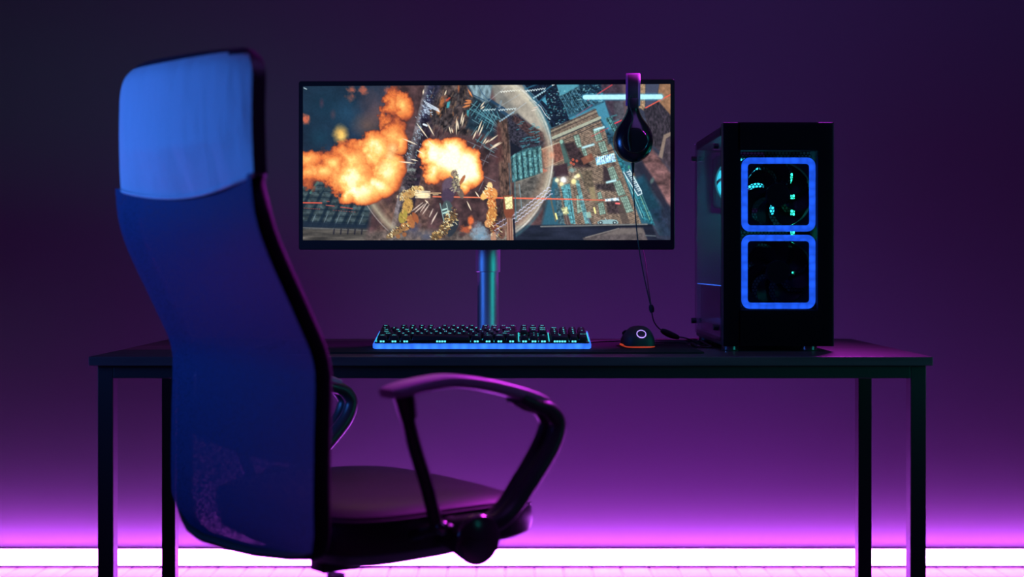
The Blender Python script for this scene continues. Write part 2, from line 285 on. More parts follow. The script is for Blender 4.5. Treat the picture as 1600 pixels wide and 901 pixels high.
    put(np.clip(1-np.abs(rr-.985)/.018, 0, 1)*.9*right*n14*1.5, C((226, 224, 210)))
    put(np.clip(1-np.abs(rr-.90)/.09, 0, 1)*.42*right*np.clip((Y-200)/60, 0, 1), C((190, 150, 120)))
    put(np.clip(1-np.abs(rr-1.02)/.03, 0, 1)*.55*right*np.clip((Y-300)/40, 0, 1)*(.5+n5), C((76, 120, 130)))
    rl = np.hypot((X-738)/190., (Y-235)/175.); lft = np.clip((640-X)/25, 0, 1)*np.clip((Y-300)/15, 0, 1)*((X > 540))
    put(np.clip(1-np.abs(rl-.955)/.05, 0, 1)*.9*lft, C((176, 162, 134))); put(np.clip(1-np.abs(rl-1.0)/.008, 0, 1)*.8*lft, C((170, 156, 150)))
    put(np.clip(1-np.abs(rl-.89)/.06, 0, 1)*.4*lft, C((160, 120, 90)))
    ell(862, 243, 6, 8, (255, 150, 110), .7, .9); poly([(845, 232), (864, 228), (866, 258), (850, 262)], (210, 160, 120), .3, 2)
    line(831, 170, 842, 167, 1.6, (240, 200, 180), .8, 1); line(829, 174, 840, 171, 1.4, (255, 236, 220), .7, 1)
    # ---- fireballs
    def fire(balls, seed, hot=1.0, thr=.5):
        w1 = fbm(26, seed, 5); w2 = fbm(9, seed+9, 4); w3 = fbm(30, seed+20, 4)
        f = np.full((H, W), -9.)
        for (cx, cy, rx, ry, h) in balls:
            r = np.hypot((X-cx+(w2-.5)*14)/rx, (Y-cy+(w1-.5)*16)/ry)
            f = np.maximum(f, (1-r)*h+.0)
        f = f+(w1-.5)*.55+(w2-.5)*.35
        f2 = f*hot
        k = np.array([[-.05, 60, 26, 20], [.08, 150, 64, 38], [.25, 230, 114, 50], [.5, 252, 158, 76], [.8, 255, 210, 110], [1.1, 255, 244, 176], [1.5, 252, 255, 226]])
        g = f2*(.35+1.3*w3)
        col = np.stack([np.interp(g, k[:, 0], k[:, j])/255 for j in (1, 2, 3)], -1)
        put(np.clip((f+.02)/.12, 0, 1), col)
    for (x, y, a_) in ((547, 140, .7), (566, 140, .7), (545, 150, .4), (606, 142, .7), (474, 185, .9), (618, 143, .5)): ell(x, y, 9, 9, (214, 100, 66), a_, .8, 0, .6, n5)
    fire([(629, 166, 21, 26, .8), (612, 160, 14, 30, .45), (603, 190, 14, 22, .45)], 301, .9)
    fire([(480, 246, 26, 20, .6), (478, 270, 20, 14, .7), (500, 268, 30, 16, .7), (520, 255, 26, 20, .55), (545, 248, 34, 34, .75), (550, 280, 40, 36, 1.1), (587, 232, 34, 34, 1.0), (612, 215, 26, 30, .8), (625, 222, 15, 22, .9), (606, 265, 28, 40, 1.25), (565, 300, 36, 22, 1.25), (592, 292, 26, 20, 1.0), (540, 305, 22, 14, .7), (480, 262, 18, 30, .4)], 331, 1.12)
    ell(530, 208, 15, 17, (234, 180, 84), .95, .75, .2, .12, n5); ell(532, 212, 8, 9, (255, 206, 96), .8, .8)
    for (x, y, r) in ((565, 305, 10), (600, 262, 8), (608, 244, 6), (612, 232, 7), (592, 214, 0.1)): ell(x, y, r*1.6, r*1.6, (255, 240, 160), .7, 1)
    ell(706, 262, 60, 48, (150, 66, 44), .55, 1)
    fire([(700, 250, 44, 32, 2.2), (680, 245, 26, 28, 1.6), (727, 262, 28, 36, 2.0), (738, 270, 18, 26, 1.5), (676, 268, 18, 20, 1.2), (704, 236, 28, 22, 1.8), (726, 290, 12, 14, 1.0)], 371, 1.25)
    # ---- beams and streaks
    line(664, 301.5, 688, 301.5, 1.4, (255, 210, 150), .9); line(676, 307, 900, 311.5, 1.9, (255, 124, 84), .95); line(750, 309, 945, 313, 1.2, (255, 96, 70), .9)
    line(676, 304, 684, 304, 1, (255, 220, 160), .9)
    for q in ((650, 192, 668, 216), (666, 191, 678, 212), (668, 219, 677, 229), (713, 184, 712.5, 211), (714, 188, 716, 202), (723, 175, 719, 194), (725, 180, 721, 198), (701, 197, 704, 209), (705, 200, 707, 208), (697, 141, 694, 149), (661, 140, 660, 147),
              (628, 216, 651, 226), (622, 252, 648, 255), (640, 248, 652, 251), (650, 234, 660, 240), (750, 168, 757, 159), (750, 171, 757, 166), (745, 209, 753, 188), (748, 212, 755, 195), (761, 223, 778, 211), (764, 234, 784, 223), (768, 230, 782, 222), (754, 225, 760, 216), (757, 225, 764, 218), (663, 312, 669, 318), (742, 299, 749, 309), (729, 314, 736, 329), (745, 203, 738, 218)):
        line(q[0], q[1], q[2], q[3], 2.0, (255, 232, 196), .95, .9)
    for q in ((656, 331, 668, 314), (659, 335, 670, 319), (642, 330, 660, 316), (646, 333, 663, 318), (673, 350, 683, 331), (674, 346, 682, 333), (670, 339, 676, 326)):
        line(q[0], q[1], q[2], q[3], 1.7, (240, 214, 196), .9, .7)
    # ---- lower centre ground, smoke, embers
    poly([(560, 378), (575, 362), (640, 356), (780, 366), (790, 380)], (104, 92, 84), .75, 4, n5, .5)
    ell(645, 358, 20, 16, (56, 62, 96), .7, .9, 0, .4, n14); ell(665, 368, 16, 10, (84, 92, 120), .6, .9, 0, .4, n5)
    ell(748, 362, 18, 14, (150, 180, 200), .75, .7, -.4, .5, n5); ell(752, 370, 14, 8, (110, 150, 176), .7, .7, 0, .5, n2)
    ell(735, 345, 6, 9, (236, 106, 50), .95, .5, .1, .2, n5); ell(727, 358, 11, 7, (200, 90, 50), .8, .6, 0, .4, n2); ell(734, 355, 4, 4, (255, 150, 80), .9, .7); ell(722, 366, 8, 4, (70, 44, 44), .8, .6)
    # ---- armoured figures (plain generic fighters seen from behind)
    def grit(cx, cy, rx, ry, n, cols, an, rot=0):
        for k in range(n):
            u, v = rs.rand()*2-1, rs.rand()*2-1
            if u*u+v*v > 1: continue
            c, s = np.cos(rot), np.sin(rot); x = cx+u*rx*c-v*ry*s; y = cy+u*rx*s+v*ry*c; a_ = an+rs.randn()*.5; L = 1.2+rs.rand()*2.6
            line(x, y, x+L*np.cos(a_), y+L*np.sin(a_), 1.2, cols[rs.randint(len(cols))], .85)
    gold = [(255, 220, 140), (214, 150, 70), (60, 36, 24), (150, 100, 50), (255, 240, 190), (36, 26, 26)]
    for (cx, cy, rx, ry, ro, c_) in ((640, 302, 20, 8, -.5, (190, 146, 84)), (651, 296, 12, 7, 0, (214, 176, 110)), (660, 305, 12, 5, 0, (255, 214, 140)), (636, 322, 9, 14, .25, (200, 150, 70)), (629, 338, 8, 12, .2, (170, 146, 58)), (641, 346, 7, 12, -.3, (176, 104, 54)), (648, 340, 5, 10, -.5, (160, 84, 46)), (632, 354, 9, 7, 0, (196, 130, 66)), (622, 360, 16, 5, -.5, (150, 106, 62)), (612, 366, 12, 5, -.5, (140, 110, 70)), (621, 369, 4, 4, 0, (150, 96, 56)), (631, 366, 4, 4, 0, (150, 90, 52))):
        ell(cx, cy, rx, ry, c_, .97, .22, ro, .15, n2)
    grit(640, 300, 22, 8, 90, gold, 1.2, -.4); grit(634, 330, 10, 24, 30, [(120, 84, 44), (236, 180, 96)], .8); grit(622, 358, 20, 6, 60, gold, 1, -.5)
    for k in range(5): line(648, 298+k*2.6, 671, 299+k*2.4, 1.7, (255, 240, 200), .9, .3)
    cam = [(176, 166, 130), (70, 60, 62), (214, 200, 150), (50, 40, 54), (120, 104, 110)]
    for (cx, cy, rx, ry, ro, c_) in ((709, 271, 5.5, 6.5, 0, (142, 116, 96)), (702, 292, 13, 17, .1, (96, 76, 92)), (712, 288, 7, 12, -.2, (132, 118, 96)), (699, 306, 11, 13, 0, (72, 54, 74)), (718, 300, 5, 12, -.5, (110, 92, 80)), (722, 281, 3, 9, .5, (176, 96, 56)), (698, 326, 9, 14, 0, (70, 84, 84)), (704, 342, 10, 14, .3, (96, 74, 50)), (696, 356, 11, 12, .7, (100, 80, 56)), (682, 368, 12, 7, -.4, (110, 84, 50)), (708, 356, 6, 18, .5, (44, 48, 56))):
        ell(cx, cy, rx, ry, c_, .97, .2, ro, .12, n2)
    grit(712, 290, 7, 14, 60, cam, 2.4); grit(704, 340, 10, 16, 60, gold, .2, .3); grit(684, 366, 14, 7, 60, gold, .6, -.4); grit(696, 353, 9, 12, 40, gold, .4); grit(709, 272, 5, 6, 14, cam, .1)
    line(687, 318, 693, 345, 1.4, (150, 200, 196), .8); line(697, 318, 702, 340, 1.4, (180, 210, 200), .8); line(691, 328, 697, 326, 2, (196, 240, 226)); line(692, 333, 698, 331, 2, (196, 240, 226))
    for (cx, cy, rx, ry, ro, c_) in ((765, 291, 5, 7, 0, (255, 214, 140)), (758, 304, 11, 6, -.9, (255, 190, 100)), (769, 303, 9, 11, 0, (236, 150, 74)), (768, 318, 8, 10, 0, (214, 120, 56)), (768, 336, 9, 14, .2, (206, 130, 60)), (763, 349, 7, 7, 0, (220, 150, 90)), (773, 356, 6, 10, -.2, (120, 60, 40)), (771, 370, 5, 9, 0, (190, 110, 54)), (784, 365, 6, 9, 0, (110, 72, 60))):
        ell(cx, cy, rx, ry, c_, .97, .2, ro, .12, n2)
    grit(768, 330, 9, 30, 70, [(255, 200, 110), (110, 50, 30), (255, 226, 150)], 1.2); grit(763, 298, 9, 9, 30, [(255, 240, 190), (200, 110, 50)], .6); grit(773, 360, 10, 16, 50, gold, .7)
    # chains of light and glowing lamp posts
    for j in range(3):
        for k in range(22):
            x = 800+k*2.7+j*2; y = 338-k*2.0+j*5-(k*k)*.006; line(x, y, x+2.2, y-.3 if k % 2 else y-2.4, 1.2, (214, 214, 240), .9)
    for j in range(2):
        for k in range(14): x = 772+k*2.5; y = 352-k*1.5+j*8; line(x, y, x+2.2, y-1.8 if k % 2 else y+.2, 1.2, (190, 190, 226), .75)
    for k in range(12): line(748+k*2.2, 378, 753+k*2.4, 370-k*.9, 1, (176, 196, 226), .5)
    poly([(786, 306), (801, 304), (803, 322), (803, 334), (798, 342), (791, 342), (787, 332)], (130, 66, 44), 1, .7); poly([(788, 308), (800, 307), (801, 326), (790, 327)], (244, 232, 160), 1, .7, n2, .35)
    poly([(792, 340), (799, 340), (803, 380), (791, 380)], (130, 84, 68), 1, .6); poly([(801, 342), (804, 342), (806, 380), (803, 380)], (26, 26, 40), 1, .6)
    for x in (792.5, 797, 800): line(x, 342, x+1.2, 376, .9, (226, 180, 150), .7)
    line(795, 255, 797, 305, 1.3, (80, 96, 110), .8); line(803, 252, 806, 345, 2, (76, 116, 124), .7)
    # heads-up bar
    for w_, a_ in ((13, .18), (10, .35)): line(914, 153, 1031, 153, w_, (70, 170, 210), a_)
    line(914, 153, 1031, 153, 7.4, (176, 238, 250))
    line(472, 136, 476, 138, 1.6, (190, 214, 220), .8)
    lum = I.mean(-1, keepdims=True); I[:] = np.clip(lum+(I-lum)*.95, 0, 1)*.97+np.array([.012, .022, .030])
    return np.clip(I*(.93+.14*n2[..., None]), 0, 1)
# ------------------------------------------------------------------ materials
def mat(name, base=(.5, .5, .5), rough=.5, metal=0, spec=.5, emit=None, es=0, coat=0):
    m = bpy.data.materials.new(name); m.use_nodes = True; p = m.node_tree.nodes['Principled BSDF']
    p.inputs['Base Color'].default_value = (*base, 1); p.inputs['Roughness'].default_value = rough
    p.inputs['Metallic'].default_value = metal; p.inputs['Specular IOR Level'].default_value = spec; p.inputs['Coat Weight'].default_value = coat
    if emit: p.inputs['Emission Color'].default_value = (*emit, 1); p.inputs['Emission Strength'].default_value = es
    return m
def N(m, t, **k):
    n = m.node_tree.nodes.new(t)
    for a, b in k.items():
        if a[0] == 'i' and a[1:].isdigit(): n.inputs[int(a[1:])].default_value = b
        else: setattr(n, a, b)
    return n
def L(m, a, b): m.node_tree.links.new(a, b)
def P(m): return m.node_tree.nodes['Principled BSDF']
def bumpy(m, scale, strength, dist=.002, stretch=(1, 1, 1), detail=4, rvar=0):
    tc = N(m, 'ShaderNodeTexCoord'); mp = N(m, 'ShaderNodeMapping'); mp.inputs['Scale'].default_value = stretch
    nz = N(m, 'ShaderNodeTexNoise'); nz.inputs['Scale'].default_value = scale; nz.inputs['Detail'].default_value = detail
    b = N(m, 'ShaderNodeBump'); b.inputs['Strength'].default_value = strength; b.inputs['Distance'].default_value = dist
    L(m, tc.outputs['Object'], mp.inputs[0]); L(m, mp.outputs[0], nz.inputs['Vector']); L(m, nz.outputs[0], b.inputs['Height']); L(m, b.outputs[0], P(m).inputs['Normal'])
    if rvar:
        r0 = P(m).inputs['Roughness'].default_value; mr = N(m, 'ShaderNodeMapRange'); mr.inputs[3].default_value = r0-rvar; mr.inputs[4].default_value = r0+rvar
        L(m, nz.outputs[0], mr.inputs[0]); L(m, mr.outputs[0], P(m).inputs['Roughness'])
    return m
M = {}
M['wall'] = bumpy(mat('wall_paint', (.195, .195, .20), .85), 60, .12, .002)
M['room'] = mat('dark_wall_paint', (.06, .06, .07), .9)
M['ceiling'] = bumpy(mat('ceiling_paint', (.06, .06, .07), .9), 50, .1)
# pale floor boards running away from the camera
m = mat('floor_boards', (.7, .66, .62), .42); M['floor'] = m
tc = N(m, 'ShaderNodeTexCoord'); mp = N(m, 'ShaderNodeMapping'); mp.inputs['Rotation'].default_value = (0, 0, R(90)); mp.inputs['Location'].default_value = (.31, .02, 0)
br = N(m, 'ShaderNodeTexBrick'); br.offset = .37; br.inputs['Scale'].default_value = 1; br.inputs['Brick Width'].default_value = 1.1; br.inputs['Row Height'].default_value = .0875
br.inputs['Mortar Size'].default_value = .0042; br.inputs['Mortar Smooth'].default_value = .2; br.inputs['Bias'].default_value = 0
br.inputs['Color1'].default_value = (.62, .58, .55, 1); br.inputs['Color2'].default_value = (.45, .41, .38, 1); br.inputs['Mortar'].default_value = (.015, .008, .012, 1)
L(m, tc.outputs['Object'], mp.inputs[0]); L(m, mp.outputs[0], br.inputs['Vector'])
nz = N(m, 'ShaderNodeTexNoise'); nz.inputs['Scale'].default_value = 3; nz.inputs['Detail'].default_value = 8; mp2 = N(m, 'ShaderNodeMapping'); mp2.inputs['Scale'].default_value = (14, 1, 1)
L(m, tc.outputs['Object'], mp2.inputs[0]); L(m, mp2.outputs[0], nz.inputs['Vector'])
mx = N(m, 'ShaderNodeMix', data_type='RGBA', blend_type='MULTIPLY'); mx.inputs['Factor'].default_value = .8
L(m, br.outputs['Color'], mx.inputs[6]); L(m, nz.outputs['Color'], mx.inputs[7]); L(m, mx.outputs[2], P(m).inputs['Base Color'])
bp = N(m, 'ShaderNodeBump'); bp.inputs['Strength'].default_value = .6; bp.inputs['Distance'].default_value = .003; bp.invert = True; L(m, br.outputs['Fac'], bp.inputs['Height']); L(m, bp.outputs[0], P(m).inputs['Normal'])
# dark wood desk top
m = mat('desk_wood', (.035, .028, .03), .42, spec=.35); M['wood'] = m
tc = N(m, 'ShaderNodeTexCoord'); mp = N(m, 'ShaderNodeMapping'); mp.inputs['Scale'].default_value = (1, 14, 14); nz = N(m, 'ShaderNodeTexNoise'); nz.inputs['Scale'].default_value = 2.5; nz.inputs['Detail'].default_value = 8
cr = N(m, 'ShaderNodeValToRGB'); cr.color_ramp.elements[0].color = (.03, .021, .026, 1); cr.color_ramp.elements[1].color = (.065, .045, .05, 1); cr.color_ramp.elements[0].position = .35; cr.color_ramp.elements[1].position = .7; cr.color_ramp.elements[1].color = (.075, .052, .058, 1)
L(m, tc.outputs['Object'], mp.inputs[0]); L(m, mp.outputs[0], nz.inputs['Vector']); L(m, nz.outputs[0], cr.inputs[0]); L(m, cr.outputs[0], P(m).inputs['Base Color'])
M['steel_black'] = bumpy(mat('black_powder_coat', (.009, .009, .011), .45), 400, .15, .0006)
M['black'] = mat('black_plastic', (.010, .010, .013), .38)
M['matte'] = bumpy(mat('matte_black_plastic', (.012, .012, .015), .6), 500, .1, .0004)
M['gloss'] = mat('gloss_black_plastic', (.008, .009, .011), .22, spec=.6)
M['satin'] = mat('satin_black', (.035, .035, .04), .38)
M['frame'] = mat('matte_frame_black', (.010, .010, .012), .7, spec=.15)
M['rubber'] = mat('rubber', (.009, .009, .010), .8)
M['matfabric'] = bumpy(mat('desk_mat_cloth', (.006, .006, .008), .85, spec=.2), 900, .3, .0005)
M['chrome'] = mat('chrome', (.62, .6, .64), .12, 1)
M['dark_chrome'] = mat('dark_chrome', (.20, .16, .18), .18, .9)
M['alu'] = bumpy(mat('brushed_aluminium', (.42, .42, .46), .48, 1), 90, .08, .0005, (1, 1, .03))
M['leather'] = bumpy(mat('black_leather', (.024, .016, .028), .42, spec=.35), 220, .25, .0008, rvar=.06)
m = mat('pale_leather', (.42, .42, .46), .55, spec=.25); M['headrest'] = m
tc = N(m, 'ShaderNodeTexCoord'); mp = N(m, 'ShaderNodeMapping'); mp.inputs['Scale'].default_value = (1, 1, .35); nz = N(m, 'ShaderNodeTexNoise'); nz.inputs['Scale'].default_value = 11; nz.inputs['Detail'].default_value = 3
n2 = N(m, 'ShaderNodeTexNoise'); n2.inputs['Scale'].default_value = 420; ad = N(m, 'ShaderNodeMath', operation='MULTIPLY_ADD'); ad.inputs[1].default_value = .06
b = N(m, 'ShaderNodeBump'); b.inputs['Strength'].default_value = .55; b.inputs['Distance'].default_value = .03
L(m, tc.outputs['Object'], mp.inputs[0]); L(m, mp.outputs[0], nz.inputs['Vector']); L(m, tc.outputs['Object'], n2.inputs['Vector']); L(m, n2.outputs[0], ad.inputs[0]); L(m, nz.outputs[0], ad.inputs[2]); L(m, ad.outputs[0], b.inputs['Height']); L(m, b.outputs[0], P(m).inputs['Normal'])
# breathable net: tiny slanted holes let part of the view through
m = bpy.data.materials.new('chair_net'); m.use_nodes = True; M['net'] = m; nt = m.node_tree; P(m).inputs['Base Color'].default_value = (.009, .025, .092, 1); P(m).inputs['Roughness'].default_value = .7; P(m).inputs['Specular IOR Level'].default_value = .12
tc = N(m, 'ShaderNodeTexCoord'); mp = N(m, 'ShaderNodeMapping'); mp.inputs['Rotation'].default_value = (0, R(35), 0)
vo = N(m, 'ShaderNodeTexVoronoi'); vo.inputs['Scale'].default_value = 330; vo.inputs['Randomness'].default_value = 1.0
mr = N(m, 'ShaderNodeMapRange'); mr.inputs[1].default_value = .34; mr.inputs[2].default_value = .26; mr.inputs[3].default_value = 0; mr.inputs[4].default_value = .50
tr = N(m, 'ShaderNodeBsdfTransparent'); ms = N(m, 'ShaderNodeMixShader'); out = nt.nodes['Material Output']
L(m, tc.outputs['Object'], mp.inputs[0]); L(m, mp.outputs[0], vo.inputs['Vector']); L(m, vo.outputs['Distance'], mr.inputs[0]); L(m, mr.outputs[0], ms.inputs[0]); L(m, P(m).outputs[0], ms.inputs[1]); L(m, tr.outputs[0], ms.inputs[2]); L(m, ms.outputs[0], out.inputs[0])
def glass(name, tint, gl=.05, rough=.02):
    m = bpy.data.materials.new(name); m.use_nodes = True; nt = m.node_tree; nt.nodes.remove(P(m))
    tr = N(m, 'ShaderNodeBsdfTransparent'); tr.inputs[0].default_value = (*tint, 1); g = N(m, 'ShaderNodeBsdfGlossy'); g.inputs['Roughness'].default_value = rough; g.inputs[0].default_value = (1, 1, 1, 1)
    f = N(m, 'ShaderNodeFresnel'); f.inputs[0].default_value = 1.45; mu = N(m, 'ShaderNodeMath', operation='MULTIPLY'); mu.inputs[1].default_value = gl/.04
    s = N(m, 'ShaderNodeMixShader'); L(m, f.outputs[0], mu.inputs[0]); L(m, mu.outputs[0], s.inputs[0]); L(m, tr.outputs[0], s.inputs[1]); L(m, g.outputs[0], s.inputs[2]); L(m, s.outputs[0], nt.nodes['Material Output'].inputs[0])
    return m
M['smoked'] = glass('smoked_glass', (.62, .66, .72), .03); M['sideglass'] = glass('tinted_side_glass', (.72, .72, .78), .02)
def emitm(name, col, s, base=(.02, .02, .02)): return mat(name, base, .5, emit=col, es=s)
M['strip'] = emitm('light_bar_diffuser', (.60, .085, 1.0), STRIP)
m = emitm('blue_led_diffuser', (.020, .135, 1.0), 1.35); M['blue_led'] = m
def ledspots(m, lo, hi, scale):
    tc = N(m, 'ShaderNodeTexCoord'); nz = N(m, 'ShaderNodeTexVoronoi'); nz.inputs['Scale'].default_value = scale; nz.inputs['Randomness'].default_value = .35; mr = N(m, 'ShaderNodeMapRange'); mr.inputs[1].default_value = 0; mr.inputs[2].default_value = .7; mr.inputs[3].default_value = hi; mr.inputs[4].default_value = lo
    L(m, tc.outputs['Object'], nz.inputs['Vector']); L(m, nz.outputs['Distance'], mr.inputs[0]); L(m, mr.outputs[0], P(m).inputs['Emission Strength'])
ledspots(m, 1.5, 3.2, 60)
m = emitm('keyboard_led_diffuser', (.030, .165, 1.0), 1); M['kb_led'] = m; ledspots(m, 1.0, 2.2, 52)
M['teal_led'] = emitm('teal_led', (.03, .55, .62), 1.2); M['teal_dim'] = emitm('teal_fan_glow', (.015, .30, .36), 9, (.05, .05, .05))
M['green_led'] = emitm('green_led', (.02, .75, .35), 12); M['legend'] = emitm('keycap_legend_light', (.08, .72, .78), 2.0); M['keylight'] = emitm('key_switch_led', (.13, .90, .95), 1.4)
M['ring'] = emitm('mouse_ring_light', (.42, .28, .95), 1.6); M['orange'] = emitm('orange_base_light', (.60, .055, .02), .75)
M['pcb'] = bumpy(mat('circuit_board', (.012, .02, .03), .5), 120, .5, .002)
M['cable'] = mat('cable_rubber', (.010, .010, .012), .5); M['redcable'] = mat('red_braided_cable', (.11, .012, .02), .6)

# ------------------------------------------------------------------ builders
def box(bm, x0, x1, y0, y1, z0, z1, bev=0, seg=2, mtx=None):
    b2 = bmesh.new(); vs = [b2.verts.new((x, y, z)) for x in (x0, x1) for y in (y0, y1) for z in (z0, z1)]
    for f in ((0, 1, 3, 2), (4, 6, 7, 5), (0, 4, 5, 1), (2, 3, 7, 6), (0, 2, 6, 4), (1, 5, 7, 3)): b2.faces.new([vs[i] for i in f])
    if bev: bmesh.ops.bevel(b2, geom=b2.edges[:], offset=bev, segments=seg, affect='EDGES', profile=.5)
    merge(bm, b2, mtx)
def merge(bm, b2, mtx=None):
    if mtx is not None: bmesh.ops.transform(b2, matrix=mtx, verts=b2.verts)
    mp = {v: bm.verts.new(v.co) for v in b2.verts}
    for f in b2.faces:
        try: bm.faces.new([mp[v] for v in f.verts])
        except ValueError: pass
    b2.free()
def loft(bm, rings, closed=True, cap=True, loop=False):
    rr = [[bm.verts.new(p) for p in r] for r in rings]; n = len(rings[0])
    for i in range(len(rr)-(0 if loop else 1)):
        a, b = rr[i], rr[(i+1) % len(rr)]
        for j in range(n if closed else n-1): bm.faces.new((a[j], a[(j+1) % n], b[(j+1) % n], b[j]))
    if cap and not loop and closed: bm.faces.new(rr[0][::-1]); bm.faces.new(rr[-1])
def cyl(bm, c, axis, r, h, n=32, r2=None, bev=0):
    axis = Vector(axis).normalized(); q = axis.to_track_quat('Z', 'Y').to_matrix(); r2 = r if r2 is None else r2
    pr = [(r, 0), (r2, h)] if not bev else [(r-bev, 0), (r, bev), (r2, h-bev), (r2-bev, h)]
    loft(bm, [[Vector(c)+q @ Vector((rr*math.cos(2*math.pi*k/n), rr*math.sin(2*math.pi*k/n), z)) for k in range(n)] for rr, z in pr])
def lathe(bm, c, axis, prof, n=32):
    q = Vector(axis).normalized().to_track_quat('Z', 'Y').to_matrix()
    loft(bm, [[Vector(c)+q @ Vector((max(rr, 1e-5)*math.cos(2*math.pi*k/n), max(rr, 1e-5)*math.sin(2*math.pi*k/n), z)) for k in range(n)] for rr, z in prof])
def frames(path, up):
    out = []
    for i, p in enumerate(path):
        a = path[max(i-1, 0)]; b = path[min(i+1, len(path)-1)]; t = (b-a).normalized(); s = t.cross(up)
        s = s.normalized() if s.length > 1e-6 else Vector((1, 0, 0)); out.append((p, t, s, s.cross(t).normalized()))
    return out
def smooth(pts, n=8, closed=False):
    pts = [Vector(p) for p in pts]; out = []; m_ = len(pts)
    for i in range(m_ if closed else m_-1):
        if closed: p0, p1, p2, p3 = pts[i-1], pts[i], pts[(i+1) % m_], pts[(i+2) % m_]
        else: p0, p1, p2, p3 = pts[max(i-1, 0)], pts[i], pts[i+1], pts[min(i+2, m_-1)]
        for k in range(n):
            t = k/n; out.append(.5*((2*p1)+(p2-p0)*t+(2*p0-5*p1+4*p2-p3)*t*t+(3*p1-p0-3*p2+p3)*t**3))
    if not closed: out.append(pts[-1])
    return out
def tube(bm, pts, r, n=12, up=(0, 0, 1), sm=8, ry=None, rad=None):
    path = smooth(pts, sm) if sm else [Vector(p) for p in pts]; fr = frames(path, Vector(up)); ry = r if ry is None else ry; rings = []
    for i, (p, t, s, u) in enumerate(fr):
        k = 1 if rad is None else rad(i/(len(fr)-1))
        rings.append([p+s*(r*k*math.cos(2*math.pi*j/n))+u*(ry*k*math.sin(2*math.pi*j/n)) for j in range(n)])
    loft(bm, rings)
def sweep_rect(bm, path, wd, th, up, e=.35, n=20, wf=None, tf=None):
    fr = frames(path, Vector(up)); rings = []
    for i, (p, t, s, u) in enumerate(fr):
        f = i/(len(fr)-1); a = wd*(wf(f) if wf else 1)/2; b = th*(tf(f) if tf else 1)/2; ring = []
        for j in range(n):
            an = 2*math.pi*(j+.5)/n; c, q = math.cos(an), math.sin(an)
            ring.append(p+s*(a*math.copysign(abs(c)**e, c))+u*(b*math.copysign(abs(q)**e, q)))
        rings.append(ring)
    loft(bm, rings)
def obj(name, bm, m, parent=None, smooth_=True, label=None, loc=None, rot=None):
    if isinstance(bm, bmesh.types.BMesh):
        bmesh.ops.recalc_face_normals(bm, faces=bm.faces[:]); me = bpy.data.meshes.new(name); bm.to_mesh(me); bm.free()
    else: me = bm
    if not me.materials: me.materials.append(m)
    if smooth_ and len(me.polygons):
        me.polygons.foreach_set('use_smooth', [True]*len(me.polygons))
        try: me.set_sharp_from_angle(angle=R(38))
        except Exception: pass
    o = bpy.data.objects.new(name, me); COL.objects.link(o)
    if parent: o.parent = parent
    if loc: o.location = loc
    if rot: o.rotation_euler = rot
    if label: o['label'] = label
    return o
def tag(o, label, cat, group=None):
    o['label'] = label; o['category'] = cat
    if group: o['group'] = group
    return o
def thing(name, label, cat, loc=(0, 0, 0), rot=(0, 0, 0), group=None):
    o = bpy.data.objects.new(name, None); COL.objects.link(o); o.location = loc; o.rotation_euler = rot; o.empty_display_size = .05
    return tag(o, label, cat, group)
def struct(name, bm, m):
    o = obj(name, bm, m, smooth_=False); o['kind'] = 'structure'; return o
def B(): return bmesh.new()
def rrect(cx, cy, hx, hy, r, n=6):
    out = []
    for (sx, sy, a0) in ((1, 1, 0), (-1, 1, 90), (-1, -1, 180), (1, -1, 270)):
        for k in range(n+1):
            a = R(a0+90*k/n); out.append((cx+sx*(hx-r)+r*math.cos(a), cy+sy*(hy-r)+r*math.sin(a)))
    return out

# ------------------------------------------------------------------ room
WX, WY0, WY1, WZ = 2.9, -1.6, 4.052, 2.75
bm = B(); box(bm, -WX, WX, WY0, WY1, -.05, 0); struct('floor', bm, M['floor'])
bm = B(); box(bm, -WX, WX, WY1, WY1+.08, 0, WZ); struct('wall_back', bm, M['wall'])
bm = B(); box(bm, -WX-.08, -WX, WY0, WY1, 0, WZ); struct('wall_left', bm, M['room'])
bm = B(); box(bm, WX, WX+.08, WY0, WY1, 0, WZ); struct('wall_right', bm, M['room'])
bm = B(); box(bm, -WX, WX, WY0-.08, WY0, 0, WZ); struct('wall_front', bm, M['room'])
bm = B(); box(bm, -WX, WX, WY0, WY1, WZ, WZ+.08); struct('ceiling', bm, M['ceiling'])

t = thing('light_bar', 'long glowing magenta light bar lying on the floor along the back wall', 'light', (0, 4.02, 0))
bm = B(); box(bm, -2.85, 2.85, -.016, .016, 0, .007, .001, 1); [box(bm, s_*2.847-.004, s_*2.847+.004, -.016, .016, .006, .0515, .001, 1) for s_ in (-1, 1)]; box(bm, -2.85, 2.85, .012, .016, .007, .0500, .0005, 1); obj('housing', bm, M['black'], t, False)
bm = B(); box(bm, -2.843, 2.843, -.014, .0115, .0072, .0500, .002, 3); obj('diffuser', bm, M['strip'], t)

# ------------------------------------------------------------------ desk
ZT = .75
t = thing('desk', 'wide dark desk with a thin wooden top on square black metal legs', 'desk', (0, 2.785, 0))
bm = B(); box(bm, -.8025, .7975, -.30, .30, .7325, ZT, .0012, 2); obj('tabletop', bm, M['wood'], t, False, 'dark wooden tabletop')
for x, y in ((-.7745, -.271), (.774, -.271), (-.764, .147), (.785, .147)):
    bm = B(); box(bm, x-.015, x+.015, y-.015, y+.015, .003, .7325, .0015, 2); l = obj('leg', bm, M['steel_black'], t, False)
    bm = B(); box(bm, x-.016, x+.016, y-.016, y+.016, 0, .006, .001, 1); obj('foot_cap', bm, M['rubber'], l, False)
for a in ((-.7595, .759, -.286, -.256), (-.749, .770, .132, .162), (-.785, -.755, -.256, .132), (.765, .795, -.256, .132)):
    bm = B(); box(bm, *a, .7075, .7325, .0012, 2); obj('rail', bm, M['steel_black'], t, False)
